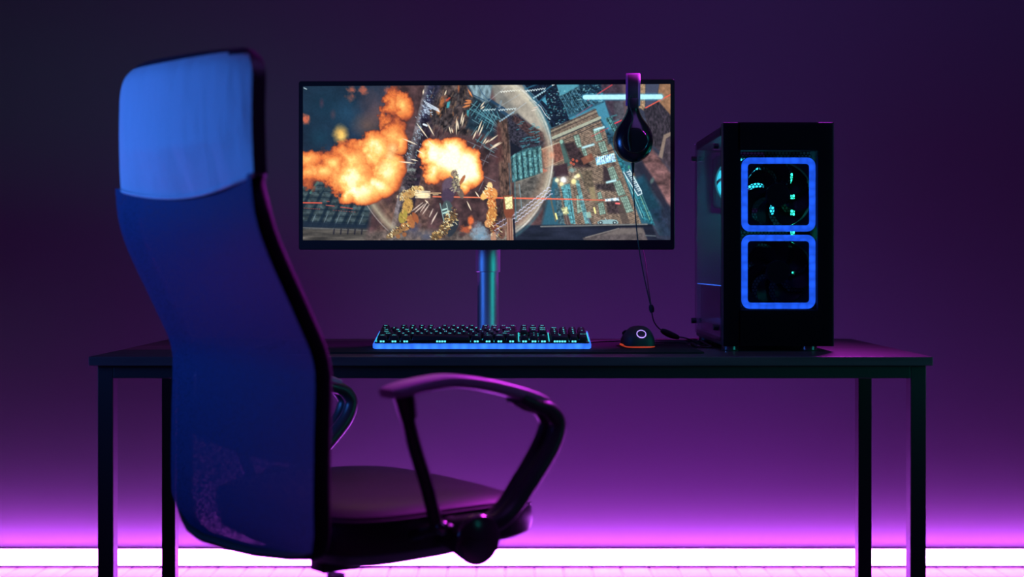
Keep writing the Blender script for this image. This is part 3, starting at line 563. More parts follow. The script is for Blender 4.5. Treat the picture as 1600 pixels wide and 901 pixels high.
bm = B(); loft(bm, [[(x, y, z) for x, y in rrect(0, 0, .45, .196, .012)] for z in (0, .0022, .003)])
tag(obj('desk_mat', bm, M['matfabric'], None, True, None, (-.073, 2.760, ZT)), 'large thin black cloth desk mat under the keyboard and mouse', 'desk mat')
ZM = ZT+.003

# ------------------------------------------------------------------ monitor with the game picture
YAW = -R(2.5)
t = thing('monitor', 'ultrawide black monitor showing a fiery game battle, on a metal column', 'monitor', (-.0573, 2.839, ZT), (0, 0, YAW))
hw, z0, z1 = .4075, .9562-ZT, 1.3235-ZT
bm = B()
sx0, sx1, sz0, sz1 = -.3985, .3985, .9772-ZT, 1.3125-ZT
def ringxz(cx, cz, hx, hz, r, y): return [(x, y, z) for x, z in rrect(cx, cz, hx, hz, r, 4)]
cz = (z0+z1)/2; hz = (z1-z0)/2; scz = (sz0+sz1)/2; shz = (sz1-sz0)/2
loft(bm, [ringxz(0, scz, .3985, shz, .001, .0022), ringxz(0, scz, .3985, shz, .001, 0), ringxz(0, cz, hw-.001, hz-.001, .004, 0), ringxz(0, cz, hw, hz, .005, .001), ringxz(0, cz, hw, hz, .005, .022), ringxz(0, cz, hw-.06, hz-.05, .02, .042)], cap=False)
bm.faces.new([bm.verts[i] for i in range(0)] or [bm.verts.new(p) for p in ringxz(0, cz, hw-.06, hz-.05, .02, .042)])
bmesh.ops.remove_doubles(bm, verts=bm.verts, dist=1e-5)
obj('housing', bm, M['black'], t)
A = paint_screen(np); H_, W_ = A.shape[:2]; lin = np.where(A < .04045, A/12.92, ((A+.055)/1.055)**2.4)
gx = np.linspace(sx0, sx1, W_); gz = np.linspace(sz1, sz0, H_); GX, GZ = np.meshgrid(gx, gz)
co = np.stack([GX, np.full_like(GX, .0018), GZ], -1).reshape(-1, 3); idx = np.arange(H_*W_).reshape(H_, W_)
fc = np.stack([idx[:-1, :-1], idx[1:, :-1], idx[1:, 1:], idx[:-1, 1:]], -1).reshape(-1, 4)
me = bpy.data.meshes.new('screen'); me.vertices.add(len(co)); me.vertices.foreach_set('co', co.ravel()); me.loops.add(fc.size); me.loops.foreach_set('vertex_index', fc.ravel().astype(np.int32))
me.polygons.add(len(fc)); me.polygons.foreach_set('loop_start', np.arange(0, fc.size, 4, dtype=np.int32)); me.update(calc_edges=True); me.validate()
at = me.color_attributes.new('picture', 'FLOAT_COLOR', 'POINT'); at.data.foreach_set('color', np.concatenate([lin.reshape(-1, 3), np.ones((H_*W_, 1))], 1).ravel().astype(np.float32))
m = mat('screen_picture', (.01, .01, .01), .35, spec=.25); ca = N(m, 'ShaderNodeVertexColor'); ca.layer_name = 'picture'; L(m, ca.outputs[0], P(m).inputs['Emission Color']); P(m).inputs['Emission Strength'].default_value = 1.18
me.materials.append(m); obj('screen', me, m, t, False, 'lit screen with explosions, armoured figures and a tilted city street')
bm = B(); cyl(bm, (0, .085, .012), (0, 0, 1), .0235, .30, 48); obj('column', bm, M['alu'], t, True, 'brushed metal column')
bm = B(); cyl(bm, (0, .085, .158), (0, 0, 1), .0275, .20, 48, bev=.0008); box(bm, -.04, .04, .040, .075, .25, .35, .004); obj('sleeve', bm, M['alu'], t)
bm = B(); lathe(bm, (0, .085, 0), (0, 0, 1), [(.085, 0), (.087, .002), (.087, .009), (.084, .012), (.03, .013), (.001, .013)], 64); obj('base_plate', bm, M['alu'], t)

# ------------------------------------------------------------------ headphones hung over the monitor
HA = math.atan(190/2050)
t = thing('headphones', 'black over-ear headphones with a purple-lit headband hanging over the monitor top', 'headphones', (.2640, 2.862, 1.3280), (0, 0, -HA))
arch = []
for k in range(25):
    a = math.pi*k/24; arch.append(Vector((0, -.085*math.cos(a), .009-.064+.064*math.sin(a)**.8)))
arch = [Vector((0, -.086, -.068))]+arch+[Vector((0, .086, -.068))]
bm = B(); sweep_rect(bm, [p+Vector((0, 0, .0025)) for p in arch], .031, .0065, (1, 0, 0), .45)
bmesh.ops.rotate(bm, verts=bm.verts, cent=(0, 0, 0), matrix=Matrix.Identity(3))
M['bandgloss'] = mat('satin_headband', (.34, .12, .34), .35)
bm.free(); bm = B()
def band(bm, pts, wd, th):
    rings = []
    for i, p in enumerate(pts):
        a = pts[max(i-1, 0)]; b = pts[min(i+1, len(pts)-1)]; tg = (b-a).normalized(); s = Vector((1, 0, 0)); u = s.cross(tg).normalized()
        rings.append([p+s*x*wd/2+u*z*th/2 for x, z in ((-1, -.6), (-.9, -1), (.9, -1), (1, -.6), (1, .6), (.9, 1), (-.9, 1), (-1, .6))])
    loft(bm, rings)
band(bm, arch, .031, .006); obj('headband', bm, M['bandgloss'], t)
bm = B(); band(bm, [Vector((0, p.y-.0036, p.z+.0012)) for p in arch[1:10]], .021, .0016); obj('headband_inset', bm, M['matte'], t)
bm = B(); band(bm, [Vector((0, p.y*.93, p.z-.0055)) for p in arch[3:-3]], .025, .006); obj('headband_pad', bm, M['matte'], t)
cup_pr = [(-.075, .013), (-.083, .0150), (-.094, .0205), (-.105, .0285), (-.118, .0365), (-.132, .0415), (-.146, .0425), (-.160, .0395), (-.172, .033), (-.181, .0235), (-.187, .012), (-.189, .003)]
for s in (-1, 1):
    yo = .088*s
    bm = B(); rows = []
    for z, h in smooth([(a, b, 0) for a, b in cup_pr], 3) and [(p.x, p.y) for p in smooth([(a, b, 0) for a, b in cup_pr], 3)]:
        dep = .010+.016*(h/.0425)**1.2; row = []
        for k in range(24):
            an = 2*math.pi*k/24; c, q = math.cos(an), math.sin(an)
            row.append((h*math.copysign(abs(c)**.9, c), yo+s*(dep*(q if q > 0 else q*.45)) if s > 0 else yo-(dep*(q if q > 0 else q*.45)), z))
        rows.append(row)
    loft(bm, rows); cup = obj('ear_cup', bm, M['gloss'], t)
    bm = B(); lathe(bm, (.004, yo+s*.022, -.144), (0, s, 0), [(.027, -.006), (.027, .001), (.0255, .0035), (.022, .0042), (.001, .0048)], 40); obj('ear_cup_cover', bm, M['gloss'], cup)
    bm = B(); rings = []
    for k in range(32):
        a = 2*math.pi*k/32; cc = Vector((math.cos(a)*.030, 0, math.sin(a)*.034)); d = cc.normalized()
        rings.append([Vector((0, yo-s*.017, -.143))+cc+d*(.0105*math.cos(b_))+Vector((0, 1, 0))*(.009*math.sin(b_)) for b_ in [2*math.pi*j/12 for j in range(12)]])
    loft(bm, rings, loop=True); obj('ear_cushion', bm, M['leather'], cup)
    bm = B(); box(bm, -.0115, .0115, yo-.004, yo+.004, -.095, -.052, .002); obj('slider', bm, M['black'], cup)
    bm = B(); tube(bm, [(-.004, yo+s*.006, -.045), (-.009, yo+s*.010, -.06), (-.002, yo+s*.014, -.085), (-.001, yo+s*.018, -.10), (-.008, yo+s*.026, -.118), (-.010, yo+s*.029, -.14), (-.006, yo+s*.026, -.165)], .0016, 8); obj('wire', bm, M['matte'], cup)
    if s < 0:
        bm = B(); tube(bm, [(0, yo, -.185), (0, yo, -.198), (0, yo, -.21)], .0035, 10, rad=lambda f: 1-.4*f, up=(0, 1, 0)); obj('strain_relief', bm, M['rubber'], cup)
def wpt(px, py, D): return Vector(((px-800)*D/2050, D, .9245-(py-413)*D/2050))
def loc_(t, p): return Matrix.Translation(t.location).to_4x4() @ Matrix.Rotation(t.rotation_euler.z, 4, 'Z')
def to_local(t, pts):
    mi = (Matrix.Translation(t.location) @ t.rotation_euler.to_matrix().to_4x4()).inverted(); return [mi @ Vector(p) for p in pts]
bm = B(); tube(bm, to_local(t, [wpt(988, 262, 2.775), wpt(990, 300, 2.775), wpt(994, 350, 2.775), wpt(998, 385, 2.775), wpt(1005, 425, 2.775), wpt(1013, 462, 2.775), wpt(1017.5, 482, 2.775), wpt(1021, 500, 2.778), wpt(1028, 511, 2.78), wpt(1036, 517, 2.782)]), .0013, 8, up=(0, 1, 0)); obj('cable', bm, M['cable'], t)
bm = B(); tube(bm, to_local(t, [wpt(1002, 380, 2.92), wpt(1008, 405, 2.88), wpt(1011, 430, 2.84), wpt(1014.5, 458, 2.80), wpt(1017.8, 480, 2.776)]), .0012, 8, up=(0, 1, 0)); obj('cable', bm, M['cable'], t)
bm = B(); tube(bm, to_local(t, [wpt(1017, 476, 2.775), wpt(1018, 482, 2.775), wpt(1019, 488, 2.775)]), .0045, 12, up=(0, 1, 0), ry=.003, rad=lambda f: .75+.5*math.sin(math.pi*f)); obj('cable_splitter', bm, M['rubber'], t)
bm = B(); tube(bm, to_local(t, [wpt(1033, 515.5, 2.781), wpt(1040, 519, 2.782), wpt(1050, 523.5, 2.783), wpt(1061, 527.5, 2.785)]), .0070, 12, up=(0, 1, 0), ry=.006, rad=lambda f: .3+.7*math.sin(math.pi*min(max(f, .02), .98))**.5); obj('cable_remote', bm, M['rubber'], t)
bm = B(); tube(bm, to_local(t, [wpt(1060, 526, 2.785), wpt(1075, 529, 2.79), Vector((.405, 2.80, .7525)), Vector((.430, 2.84, .7520)), Vector((.445, 2.92, .7520)), Vector((.45, 3.03, .7525)), Vector((.46, 3.062, .80))]), .0013, 8); obj('cable', bm, M['cable'], t)

# ------------------------------------------------------------------ keyboard
KT = R(8.5)
t = thing('keyboard', 'full-size black backlit keyboard with a glowing blue rim on the desk mat', 'keyboard', (-.0606, 2.643, ZM), (KT, 0, 0))
KW, KD = .2205, .135
bm = B(); loft(bm, [[(x, y+KD/2, z) for x, y in rrect(0, 0, KW-a, KD/2-a, .006)] for z, a in ((.0012, .002), (.0025, .0004), (.0095, 0), (.0118, .0012))]); obj('light_rim', bm, M['kb_led'], t, True, 'glowing blue rim around the keyboard')
bm = B(); loft(bm, [[(x, y+KD/2, z) for x, y in rrect(0, 0, KW-a, KD/2-a, .005)] for z, a in ((.0105, .0035), (.0132, .0035), (.0138, .0045))]); obj('top_plate', bm, M['matte'], t)
bm = B(); box(bm, -KW+.004, KW-.004, .004, KD-.004, .0001, .0012); obj('bottom_cover', bm, M['matte'], t, False)
for x in (-.17, .17):
    bm = B(); box(bm, x-.016, x+.016, .118, .126, -.0163, .0005, .001, mtx=Matrix.Translation((0, 0, 0))); obj('foot', bm, M['rubber'], t, False)
U = .019; KX0 = -KW+.0072; rows = []
rows.append((.0143, [('Ctrl', 0, 1.25), ('Win', 1.25, 1.25), ('Alt', 2.5, 1.25), ('', 3.75, 6.25), ('Alt', 10, 1.25), ('Fn', 11.25, 1.25), ('Menu', 12.5, 1.25), ('Ctrl', 13.75, 1.25), ('<', 15.25, 1), ('v', 16.25, 1), ('>', 17.25, 1), ('0', 18.5, 2), ('.', 20.5, 1)]))
rows.append((.0143+U, [('Shift', 0, 2.25)]+[(c, 2.25+i, 1) for i, c in enumerate('ZXCVBNM,./')]+[('Shift', 12.25, 2.75), ('^', 16.25, 1)]+[(c, 18.5+i, 1) for i, c in enumerate('123')]))
rows.append((.0143+2*U, [('Caps', 0, 1.75)]+[(c, 1.75+i, 1) for i, c in enumerate("ASDFGHJKL;'")]+[('Enter', 12.75, 2.25)]+[(c, 18.5+i, 1) for i, c in enumerate('456')]))
rows.append((.0143+3*U, [('Tab', 0, 1.5)]+[(c, 1.5+i, 1) for i, c in enumerate('QWERTYUIOP[]')]+[('\\', 13.5, 1.5), ('Del', 15.25, 1), ('End', 16.25, 1), ('PgDn', 17.25, 1)]+[(c, 18.5+i, 1) for i, c in enumerate('789')]))
rows.append((.0143+4*U, [('~', 0, 1)]+[(c, 1+i, 1) for i, c in enumerate('1234567890-=')]+[('Back', 13, 2), ('Ins', 15.25, 1), ('Home', 16.25, 1), ('PgUp', 17.25, 1)]+[(c, 18.5+i, 1) for i, c in enumerate(('Num', '/', '*', '-'))]))
rows.append((.0143+4*U+.0235, [('Esc', 0, 1)]+[('F%d' % (i+1), 2+i+.5*(i//4), 1) for i in range(12)]+[('Prt', 15.25, 1), ('Scr', 16.25, 1), ('Brk', 17.25, 1)]))
tall = [('Enter', 21.5, .0143+U/2), ('+', 21.5, .0143+2.5*U)]
def keycap(w, d=1):
    hx, hy = w*U/2-.0006, d*U/2-.0006; b = B()
    loft(b, [[(x, y, z) for x, y in rrect(0, 0, hx-a, hy-a, .0014, 3)] for z, a in ((0, 0), (.0015, .0002), (.0082, .0024), (.0090, .0031), (.0090, .0045))]); return b
kmesh = {}; legend_jobs = []
KZ = .0178
def add_key(txt, x, w, cy, d=1, tilt=0):
    k = (w, d)
    if k not in kmesh:
        o = obj('key', keycap(w, d), M['black'], t); kmesh[k] = o.data
    else: o = obj('key', kmesh[k], M['black'], t)
    o.location = (KX0+(x+w/2)*U, cy, KZ); o.rotation_euler = (tilt, 0, 0)
    if txt: legend_jobs.append((o, txt, w))
for ri, (cy, ks) in enumerate(rows):
    for txt, x, w in ks: add_key(txt, x, w, cy, 1, R((0, 1.5, 2.5, 4, 6, 7)[ri]))
for txt, x, cy in tall: add_key(txt, x, 1, cy, 2)
fonts = []
for o, txt, w in legend_jobs:
    c = bpy.data.curves.new('legend', 'FONT'); c.body = txt; c.size = .0074 if len(txt) == 1 else .0050; c.align_x = 'CENTER'; c.align_y = 'CENTER'; c.resolution_u = 2; f = bpy.data.objects.new('legend', c); COL.objects.link(f); fonts.append(f)
bpy.context.view_layer.update(); dg = bpy.context.evaluated_depsgraph_get(); cache = {}
for (o, txt, w), f in zip(legend_jobs, fonts):
    if txt not in cache:
        me = bpy.data.meshes.new_from_object(f.evaluated_get(dg)); me.name = 'legend'; me.materials.clear(); me.materials.append(M['legend']); cache[txt] = me
    g = bpy.data.objects.new('legend', cache[txt]); COL.objects.link(g); g.parent = o; g.location = (0, .0015, .0092)
for f in fonts:
    c = f.data; bpy.data.objects.remove(f); bpy.data.curves.remove(c)
# one small light under each key of the front row, two or three under the long ones
for txt, x, w in rows[0][1]:
    n = 2 if w < 2 else 5
    if w > 6: n = 4
    bm = B()
    for i in range(n):
        cx = KX0+(x+w/2)*U+(i-(n-1)/2)*.0052; box(bm, cx-.0019, cx+.0019, .0060, .0076, .0139, .0172, .0004, 1)
    obj('key_light', bm, M['keylight'], t, False, 'teal light under a front row key')
bm = B()
for gx_ in (15.12, 18.37, 2.3*0-.12, 22.6): box(bm, KX0+gx_*U-.0011, KX0+gx_*U+.0011, .012, .10, .0139, .0152, .0004, 1)
for ri, (cy, ks) in enumerate(rows[:5]):
    for txt, x, w in ks[::2]: box(bm, KX0+x*U-.0005, KX0+x*U+.0005, cy-.005, cy+.005, .0139, .0146)
obj('backlight', bm, M['teal_led'], t, False, 'teal light between the key blocks')
bm = B(); kx = -.02
tube(bm, [(kx, KD-.001, .006), (kx, KD+.02, -.012), (kx+.02, KD+.045, -.024), (kx+.12, KD+.075, -.028)], .0018, 8)
bm.free()
t2 = thing('keyboard_cable', 'thin black keyboard cable running along the back of the desk to the computer', 'cable', (-.06, 2.79, ZT))
bm = B(); tube(bm, to_local(t2, [(-.10, 2.781, .765), (-.10, 2.80, .7575), (-.08, 2.815, .7548), (.02, 2.81, .7548), (.12, 2.805, .7548), (.20, 2.90, .7548), (.30, 2.93, .7548), (.37, 2.93, .7548), (.392, 2.93, .7525), (.41, 2.97, .752), (.44, 3.055, .753), (.47, 3.064, .80)]), .0018, 8); obj('cord', bm, M['cable'], t2)

# ------------------------------------------------------------------ mouse
t = thing('mouse', 'dark gaming mouse with a violet light ring and orange base glow on the mat', 'mouse', (.2625, 2.755, ZM), (0, 0, R(4)))
bm = B(); rings = []; mp_ = [(-.060, .010, .012), (-.058, .020, .021), (-.052, .0275, .030), (-.040, .0305, .0375), (-.022, .0310, .0410), (-.002, .0290, .0400), (.020, .0280, .0345), (.040, .0290, .0265), (.054, .0265, .0195), (.060, .020, .0130), (.062, .012, .009)]
for y, hx, hz_ in [tuple(p) for p in smooth(mp_, 3)]:
    row = []
    for k in range(28):
        a = 2*math.pi*k/28; c, q = math.cos(a), math.sin(a)
        x = hx*math.copysign(abs(c)**.75, c); z = hz_*abs(q)**.8 if q > 0 else 0
        row.append((x*(1+.08*(q < 0)), y, .003+z))
    rings.append(row)
loft(bm, rings); body = obj('body', bm, M['matte'], t)
bm = B(); loft(bm, [[(x, y, z) for x, y in rrect(0, 0, .0315-a, .060-a, .026, 8)] for z, a in ((.0002, .003), (.0010, 0), (.0034, 0), (.0040, .002))]); obj('light_base', bm, M['orange'], t, True, 'orange glowing base edge')
bm = B(); tilt = Matrix.Translation((.0, -.0545, .0285)) @ Matrix.Rotation(R(52), 4, 'X'); rings = []
for k in range(40):
    a = 2*math.pi*k/40; cc = Vector((math.cos(a)*.0092, math.sin(a)*.0092, 0)); d = cc.normalized(); rings.append([tilt @ (cc+d*(.0010*math.cos(b_))+Vector((0, 0, .0010*math.sin(b_)))) for b_ in [2*math.pi*j/8 for j in range(8)]])
loft(bm, rings, loop=True); obj('light_ring', bm, M['ring'], t, True, 'violet light ring')
bm = B(); lathe(bm, tilt.translation, tilt.to_3x3() @ Vector((0, 0, 1)), [(.0092, -.002), (.0092, .0001), (.001, .0008)], 32); obj('ring_cap', bm, M['gloss'], t)
bm = B(); cyl(bm, (-.004, .034, .0235), (1, 0, 0), .0095, .008, 24, bev=.001); obj('scroll_wheel', bm, M['rubber'], t)
for s in (-1, 1):
    bm = B(); tube(bm, [(s*.012, .014, .0330), (s*.0125, .024, .0310), (s*.0135, .040, .0262), (s*.012, .054, .020)], .012, 12, up=(0, 0, 1), ry=.0022, rad=lambda f: .75+.3*math.sin(math.pi*f)); obj('button', bm, M['matte'], t)
bm = B(); box(bm, .0285, .0308, -.01, .02, .020, .026, .001, 2); obj('side_button', bm, M['gloss'], t, False)
bm = B(); tube(bm, to_local(t, [(.2625, 2.812, .760), (.275, 2.84, .7552), (.31, 2.865, .7550), (.36, 2.87, .7552), (.385, 2.868, .7535), (.41, 2.862, .7525), (.425, 2.90, .7525), (.43, 2.99, .7525), (.45, 3.06, .754), (.46, 3.064, .79)]), .0017, 8); obj('cable', bm, M['cable'], t)

for nm, lab, mt, pts, r in (('audio_cable', 'looped black cable lying on the desk by the computer side glass', 'cable', [(.470, 3.064, .79), (.44, 3.06, .753), (.415, 3.00, .7525), (.400, 2.90, .7525), (.385, 2.80, .7525), (.395, 2.745, .7525), (.415, 2.735, .7525), (.418, 2.80, .7530), (.412, 2.87, .7560), (.395, 2.84, .756), (.380, 2.78, .756)], .0020),
                        ('power_cable', 'dull red cable running along the desk toward the back of the computer', 'redcable', [(.325, 2.950, .7555), (.345, 2.955, .7555), (.385, 2.96, .7525), (.41, 3.02, .7525), (.45, 3.07, .756), (.49, 3.066, .80)], .0020)):
    t = thing(nm, lab, 'cable', (.40, 2.9, ZT)); bm = B(); tube(bm, to_local(t, pts), r, 8); obj('cord', bm, M[mt], t)
    if nm == 'audio_cable':
        bm = B(); cyl(bm, to_local(t, [(.390, 2.722, .7545)])[0], (-.3, 1, 0), .0022, .014, 14, bev=.0004); obj('plug', bm, M['chrome'], t, True, 'small shiny plug')
        bm = B(); cyl(bm, to_local(t, [(.386, 2.735, .7545)])[0], (-.1, 1, .03), .0034, .045, 14, bev=.0006); obj('plug_sleeve', bm, M['rubber'], t)

# ------------------------------------------------------------------ computer tower
X0, X1, Y0, Y1, Z0, Z1 = .4236, .6455, 2.630, 3.036, .7605, 1.2095
t = thing('computer_tower', 'black glass computer tower with two blue-lit square fans on the desk', 'computer', ((X0+X1)/2, (Y0+Y1)/2, ZT))
OX, OY, OZ = t.location
def tb(bm, x0, x1, y0, y1, z0, z1, bev=0): box(bm, x0-OX, x1-OX, y0-OY, y1-OY, z0-OZ, z1-OZ, bev)
bm = B()   # open chassis: top, bottom, right, rear strips
tb(bm, X0+.003, X1, Y0+.030, Y1, Z1-.022, Z1-.003, .001); tb(bm, X0+.003, X1, Y0+.030, Y1, Z0, Z0+.015, .001); tb(bm, X1-.004, X1, Y0+.030, Y1, Z0, Z1-.004, .001)
obj('chassis', bm, M['steel_black'], t, False)
bm = B(); tb(bm, X0+.004, .459, Y1-.006, Y1, Z0+.015, Z1-.022); tb(bm, .583, X1-.004, Y1-.006, Y1, Z0+.015, Z1-.022); tb(bm, .459, .583, Y1-.006, Y1, 1.182, Z1-.022); tb(bm, .459, .583, Y1-.006, Y1, Z0+.015, 1.043); obj('rear_panel', bm, mat('grey_steel', (.22, .23, .24), .5), t, False)
for p_, c_, e_ in (((.50, 2.93, 1.09), (.02, .65, .9), .26), ((.585, 2.80, .99), (.02, .9, .4), .10)):
    l_ = bpy.data.lights.new('fan_glow', 'POINT'); l_.energy = e_; l_.color = c_; l_.shadow_soft_size = .012; lo = bpy.data.objects.new('fan_glow', l_); COL.objects.link(lo); lo.location = p_
bm = B()   # front bezel frame
tb(bm, X0, X0+.036, Y0+.004, Y0+.030, Z0, Z1, .0015); tb(bm, X1-.032, X1, Y0+.004, Y0+.030, Z0, Z1, .0015); tb(bm, X0+.03, X1-.03, Y0+.004, Y0+.030, Z1-.056, Z1, 0); tb(bm, X0+.03, X1-.03, Y0+.004, Y0+.030, Z0, Z0+.073, .0015)
obj('front_frame', bm, M['matte'], t, False)
bm = B(); tb(bm, X0, X1, Y0, Y0+.0035, Z0, Z1, 0); obj('front_glass', bm, M['smoked'], t, False, 'smoked glass front panel')
bm = B(); tb(bm, X0-.001, X0+.003, Y0+.034, Y1-.002, Z0+.008, Z1-.008, .0008); obj('side_glass', bm, M['sideglass'], t, False, 'tinted glass side panel')
# honeycomb dust grille behind the front fans
bm = B(); hp = .0072; rO, rI = hp/math.sqrt(3), hp/math.sqrt(3)*.74; yb = 2.688-OY; nrow = 0
zz = .828
while zz < 1.165:
    xx = .462+(hp/2 if nrow % 2 else 0)
    while xx < .612:
        o_ = [bm.verts.new((xx-OX+rO*math.sin(R(60*k)), yb, zz-OZ+rO*math.cos(R(60*k)))) for k in range(6)]; i_ = [bm.verts.new((xx-OX+rI*math.sin(R(60*k)), yb, zz-OZ+rI*math.cos(R(60*k)))) for k in range(6)]
        for k in range(6): bm.faces.new((o_[k], o_[(k+1) % 6], i_[(k+1) % 6], i_[k]))
        xx += hp
    zz += hp*math.sqrt(3)/2; nrow += 1
bmesh.ops.solidify(bm, geom=bm.faces[:], thickness=.0008); obj('honeycomb_grille', bm, M['steel_black'], t, False)
def fan(cx, cy, cz_, size, led, blade_m, name, label, face=-1, nb=7, fr_m='matte'):
    h = size/2; bm = B(); n = 48; q = face
    # square frame with round opening
    def sq(s_, a): c, d = math.cos(a), math.sin(a); k = s_/max(abs(c), abs(d)); return (c*k, d*k)
    ro = h*.93; rings = []
    angs = [2*math.pi*k/n+math.pi/n for k in range(n)]
    y0_, y1_ = cy-.0125, cy+.0125
    rings.append([(cx+sq(h, a)[0], y0_, cz_+sq(h, a)[1]) for a in angs]); rings.append([(cx+sq(h, a)[0], y1_, cz_+sq(h, a)[1]) for a in angs])
    rings.append([(cx+ro*math.cos(a), y1_, cz_+ro*math.sin(a)) for a in angs]); rings.append([(cx+ro*math.cos(a), y0_, cz_+ro*math.sin(a)) for a in angs])
    loft(bm, rings, loop=True); f = obj(name, bm, M[fr_m], t, True, label)
    bm = B(); cyl(bm, (cx, cy-.011, cz_), (0, 1, 0), h*.32, .02, 32, bev=.001); obj('hub', bm, M['matte'], f)
    for k in range(nb):
        b0 = 2*math.pi*k/nb+.3; bm = B(); rows_ = []
        for i in range(9):
            u = i/8; r = h*(.30+.61*u); sw = b0+.55*u*u; wd = (.31+.04*u)*7/nb
            rows_.append([(cx+r*math.cos(sw+wd*(v-.5)*2), cy+(v-.5)*.013, cz_+r*math.sin(sw+wd*(v-.5)*2)) for v in (0, .25, .5, .75, 1)])
        loft(bm, rows_, closed=False, cap=False); bmesh.ops.solidify(bm, geom=bm.faces[:], thickness=.0012); obj('blade', bm, M[blade_m], f)
    if led:
        bm = B(); c_ = rrect(cx, cz_, h+.0005, h+.0005, .017, 7); i_ = rrect(cx, cz_, h-.0118, h-.0118, .007, 7); n_ = len(c_); yy = cy-.0160
        mid = [((a[0]+b_[0])/2, (a[1]+b_[1])/2) for a, b_ in zip(c_, i_)]
        mo = [(a[0]*.75+b_[0]*.25, a[1]*.75+b_[1]*.25) for a, b_ in zip(c_, i_)]; mi = [(a[0]*.25+b_[0]*.75, a[1]*.25+b_[1]*.75) for a, b_ in zip(c_, i_)]
        rr_ = [[(x, yy+.004, z) for x, z in c_], [(x, yy+.001, z) for x, z in c_], [(x, yy, z) for x, z in mo], [(x, yy, z) for x, z in mi], [(x, yy+.001, z) for x, z in i_], [(x, yy+.004, z) for x, z in i_]]
        loft(bm, rr_, loop=True); obj('led_ring', bm, M['blue_led'], f, True, 'glowing blue square ring')
    return f
fan(.5334-OX+.004, 2.6600-OY, 1.0645-OZ+.001, .148, True, 'gloss', 'fan', 'upper front fan with glowing blue square ring')
fan(.5334-OX+.004, 2.6600-OY, .9096-OZ, .148, True, 'gloss', 'fan', 'lower front fan with glowing blue square ring')
fan(.521-OX, Y1-.020-OY, 1.113-OZ, .120, False, 'teal_dim', 'fan', 'rear fan with teal glowing blades', nb=9, fr_m='pcb')
bm = B(); rings = []
for k in range(48):
    a = 2*math.pi*k/48; cc = Vector((math.cos(a), 0, math.sin(a))); rings.append([Vector((.521-OX, Y1-.0335-OY, 1.113-OZ))+cc*(.0545+.0018*math.cos(b_))+Vector((0, .0018*math.sin(b_), 0)) for b_ in [2*math.pi*j/8 for j in range(8)]])
loft(bm, rings, loop=True); obj('light_ring', bm, M['teal_led'], t, True, 'teal ring around the rear fan')
bm = B(); tb(bm, X1-.012, X1-.0045, 2.74, Y1-.012, .90, 1.17); obj('motherboard', bm, M['pcb'], t, False)
for i in range(3):
    bm = B(); y_ = 2.785+i*.011; tb(bm, .600, .632, y_, y_+.005, .985, 1.12, .0008); r_ = obj('memory_module', bm, M['black'], t, False)
    bm = B(); tb(bm, .597, .600, y_, y_+.005, .985, 1.12, .0006); obj('light_edge', bm, M['green_led'], r_, False, 'green glowing edge')
bm = B(); cyl(bm, (.632-OX, 2.88-OY, 1.06-OZ), (-1, 0, 0), .032, .06, 36, bev=.003); cp = obj('processor_cooler', bm, M['matte'], t)
bm = B(); cyl(bm, (.572-OX, 2.88-OY, 1.06-OZ), (-1, 0, 0), .026, .002, 36); obj('light_disc', bm, M['teal_dim'], cp)
bm = B(); tb(bm, .50, .634, 2.74, 3.00, .925, .962, .003); g_ = obj('graphics_card', bm, M['matte'], t, False)
bm = B(); tb(bm, .499, .5005, 2.76, 2.98, .940, .946, .0003); obj('light_edge', bm, M['teal_dim'], g_, False)
bm = B(); tb(bm, X0+.012, X1-.005, 2.70, Y1-.008, .776, .798, .002); sh = obj('power_supply_shroud', bm, M['gloss'], t, False)
bm = B()
for i in range(12): tb(bm, X0+.012+i*.0022*0, X0+.11, 2.712+i*.024, 2.716+i*.024, .798, .8000)
for i in range(26): tb(bm, X0+.0092, X0+.0105, 2.705+i*.012, 2.708+i*.012, .80, .878)
obj('ribs', bm, M['black'], sh, False)
bm = B(); tb(bm, X0+.0045, X0+.0065, Y0+.040, Y1-.010, .8800, .8815); obj('light_edge', bm, mat('blue_glint_emission', (.02, .02, .02), .5, emit=(.03, .16, .85), es=3.5), t, False, 'thin blue lit edge along the side window')  # emission paints the blue light caught by the shroud edge
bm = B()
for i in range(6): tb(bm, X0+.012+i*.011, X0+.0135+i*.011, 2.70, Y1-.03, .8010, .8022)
obj('rib_glints', bm, bpy.data.materials['blue_glint_emission'], t, False, 'row of thin glowing blue lines standing for the ring light reflected on the ribs')  # reflection of the blue ring on the ribs, painted as emission
bm = B(); tb(bm, .5860, .5905, 2.745, 2.748, .905, 1.085, .0003); obj('added_glow_strip', bm, M['green_led'], t, False, 'added green glow strip behind the fans')  # extra glow source added to backlight the grille holes
bm = B(); tb(bm, .4700, .4745, 2.745, 2.748, 1.03, 1.12, .0003); obj('added_glow_strip', bm, M['teal_led'], t, False, 'added teal glow strip behind the upper fan')  # teal counterpart, also added to backlight the grille
# thumb screws on the side glass
for y_, z_ in ((2.685, 1.166), (3.010, 1.166), (2.685, .796), (3.010, .796)):
    bm = B(); cyl(bm, (X0-.001-OX, y_-OY, z_-OZ), (-1, 0, 0), .0062, .011, 20, bev=.0008); obj('thumb_screw', bm, M['steel_black'], t)
for x_ in (X0+.020, X1-.042):
    for y_ in (Y0+.04, Y1-.04):
        bm = B(); cyl(bm, (x_-OX, y_-OY, .0), (0, 0, 1), .017, .0105, 28, bev=.001); f_ = obj('foot', bm, M['dark_chrome'], t)
        bm = B(); cyl(bm, (x_-OX, y_-OY, .0001), (0, 0, 1), .0178, .002, 28); obj('foot_pad', bm, M['rubber'], f_)

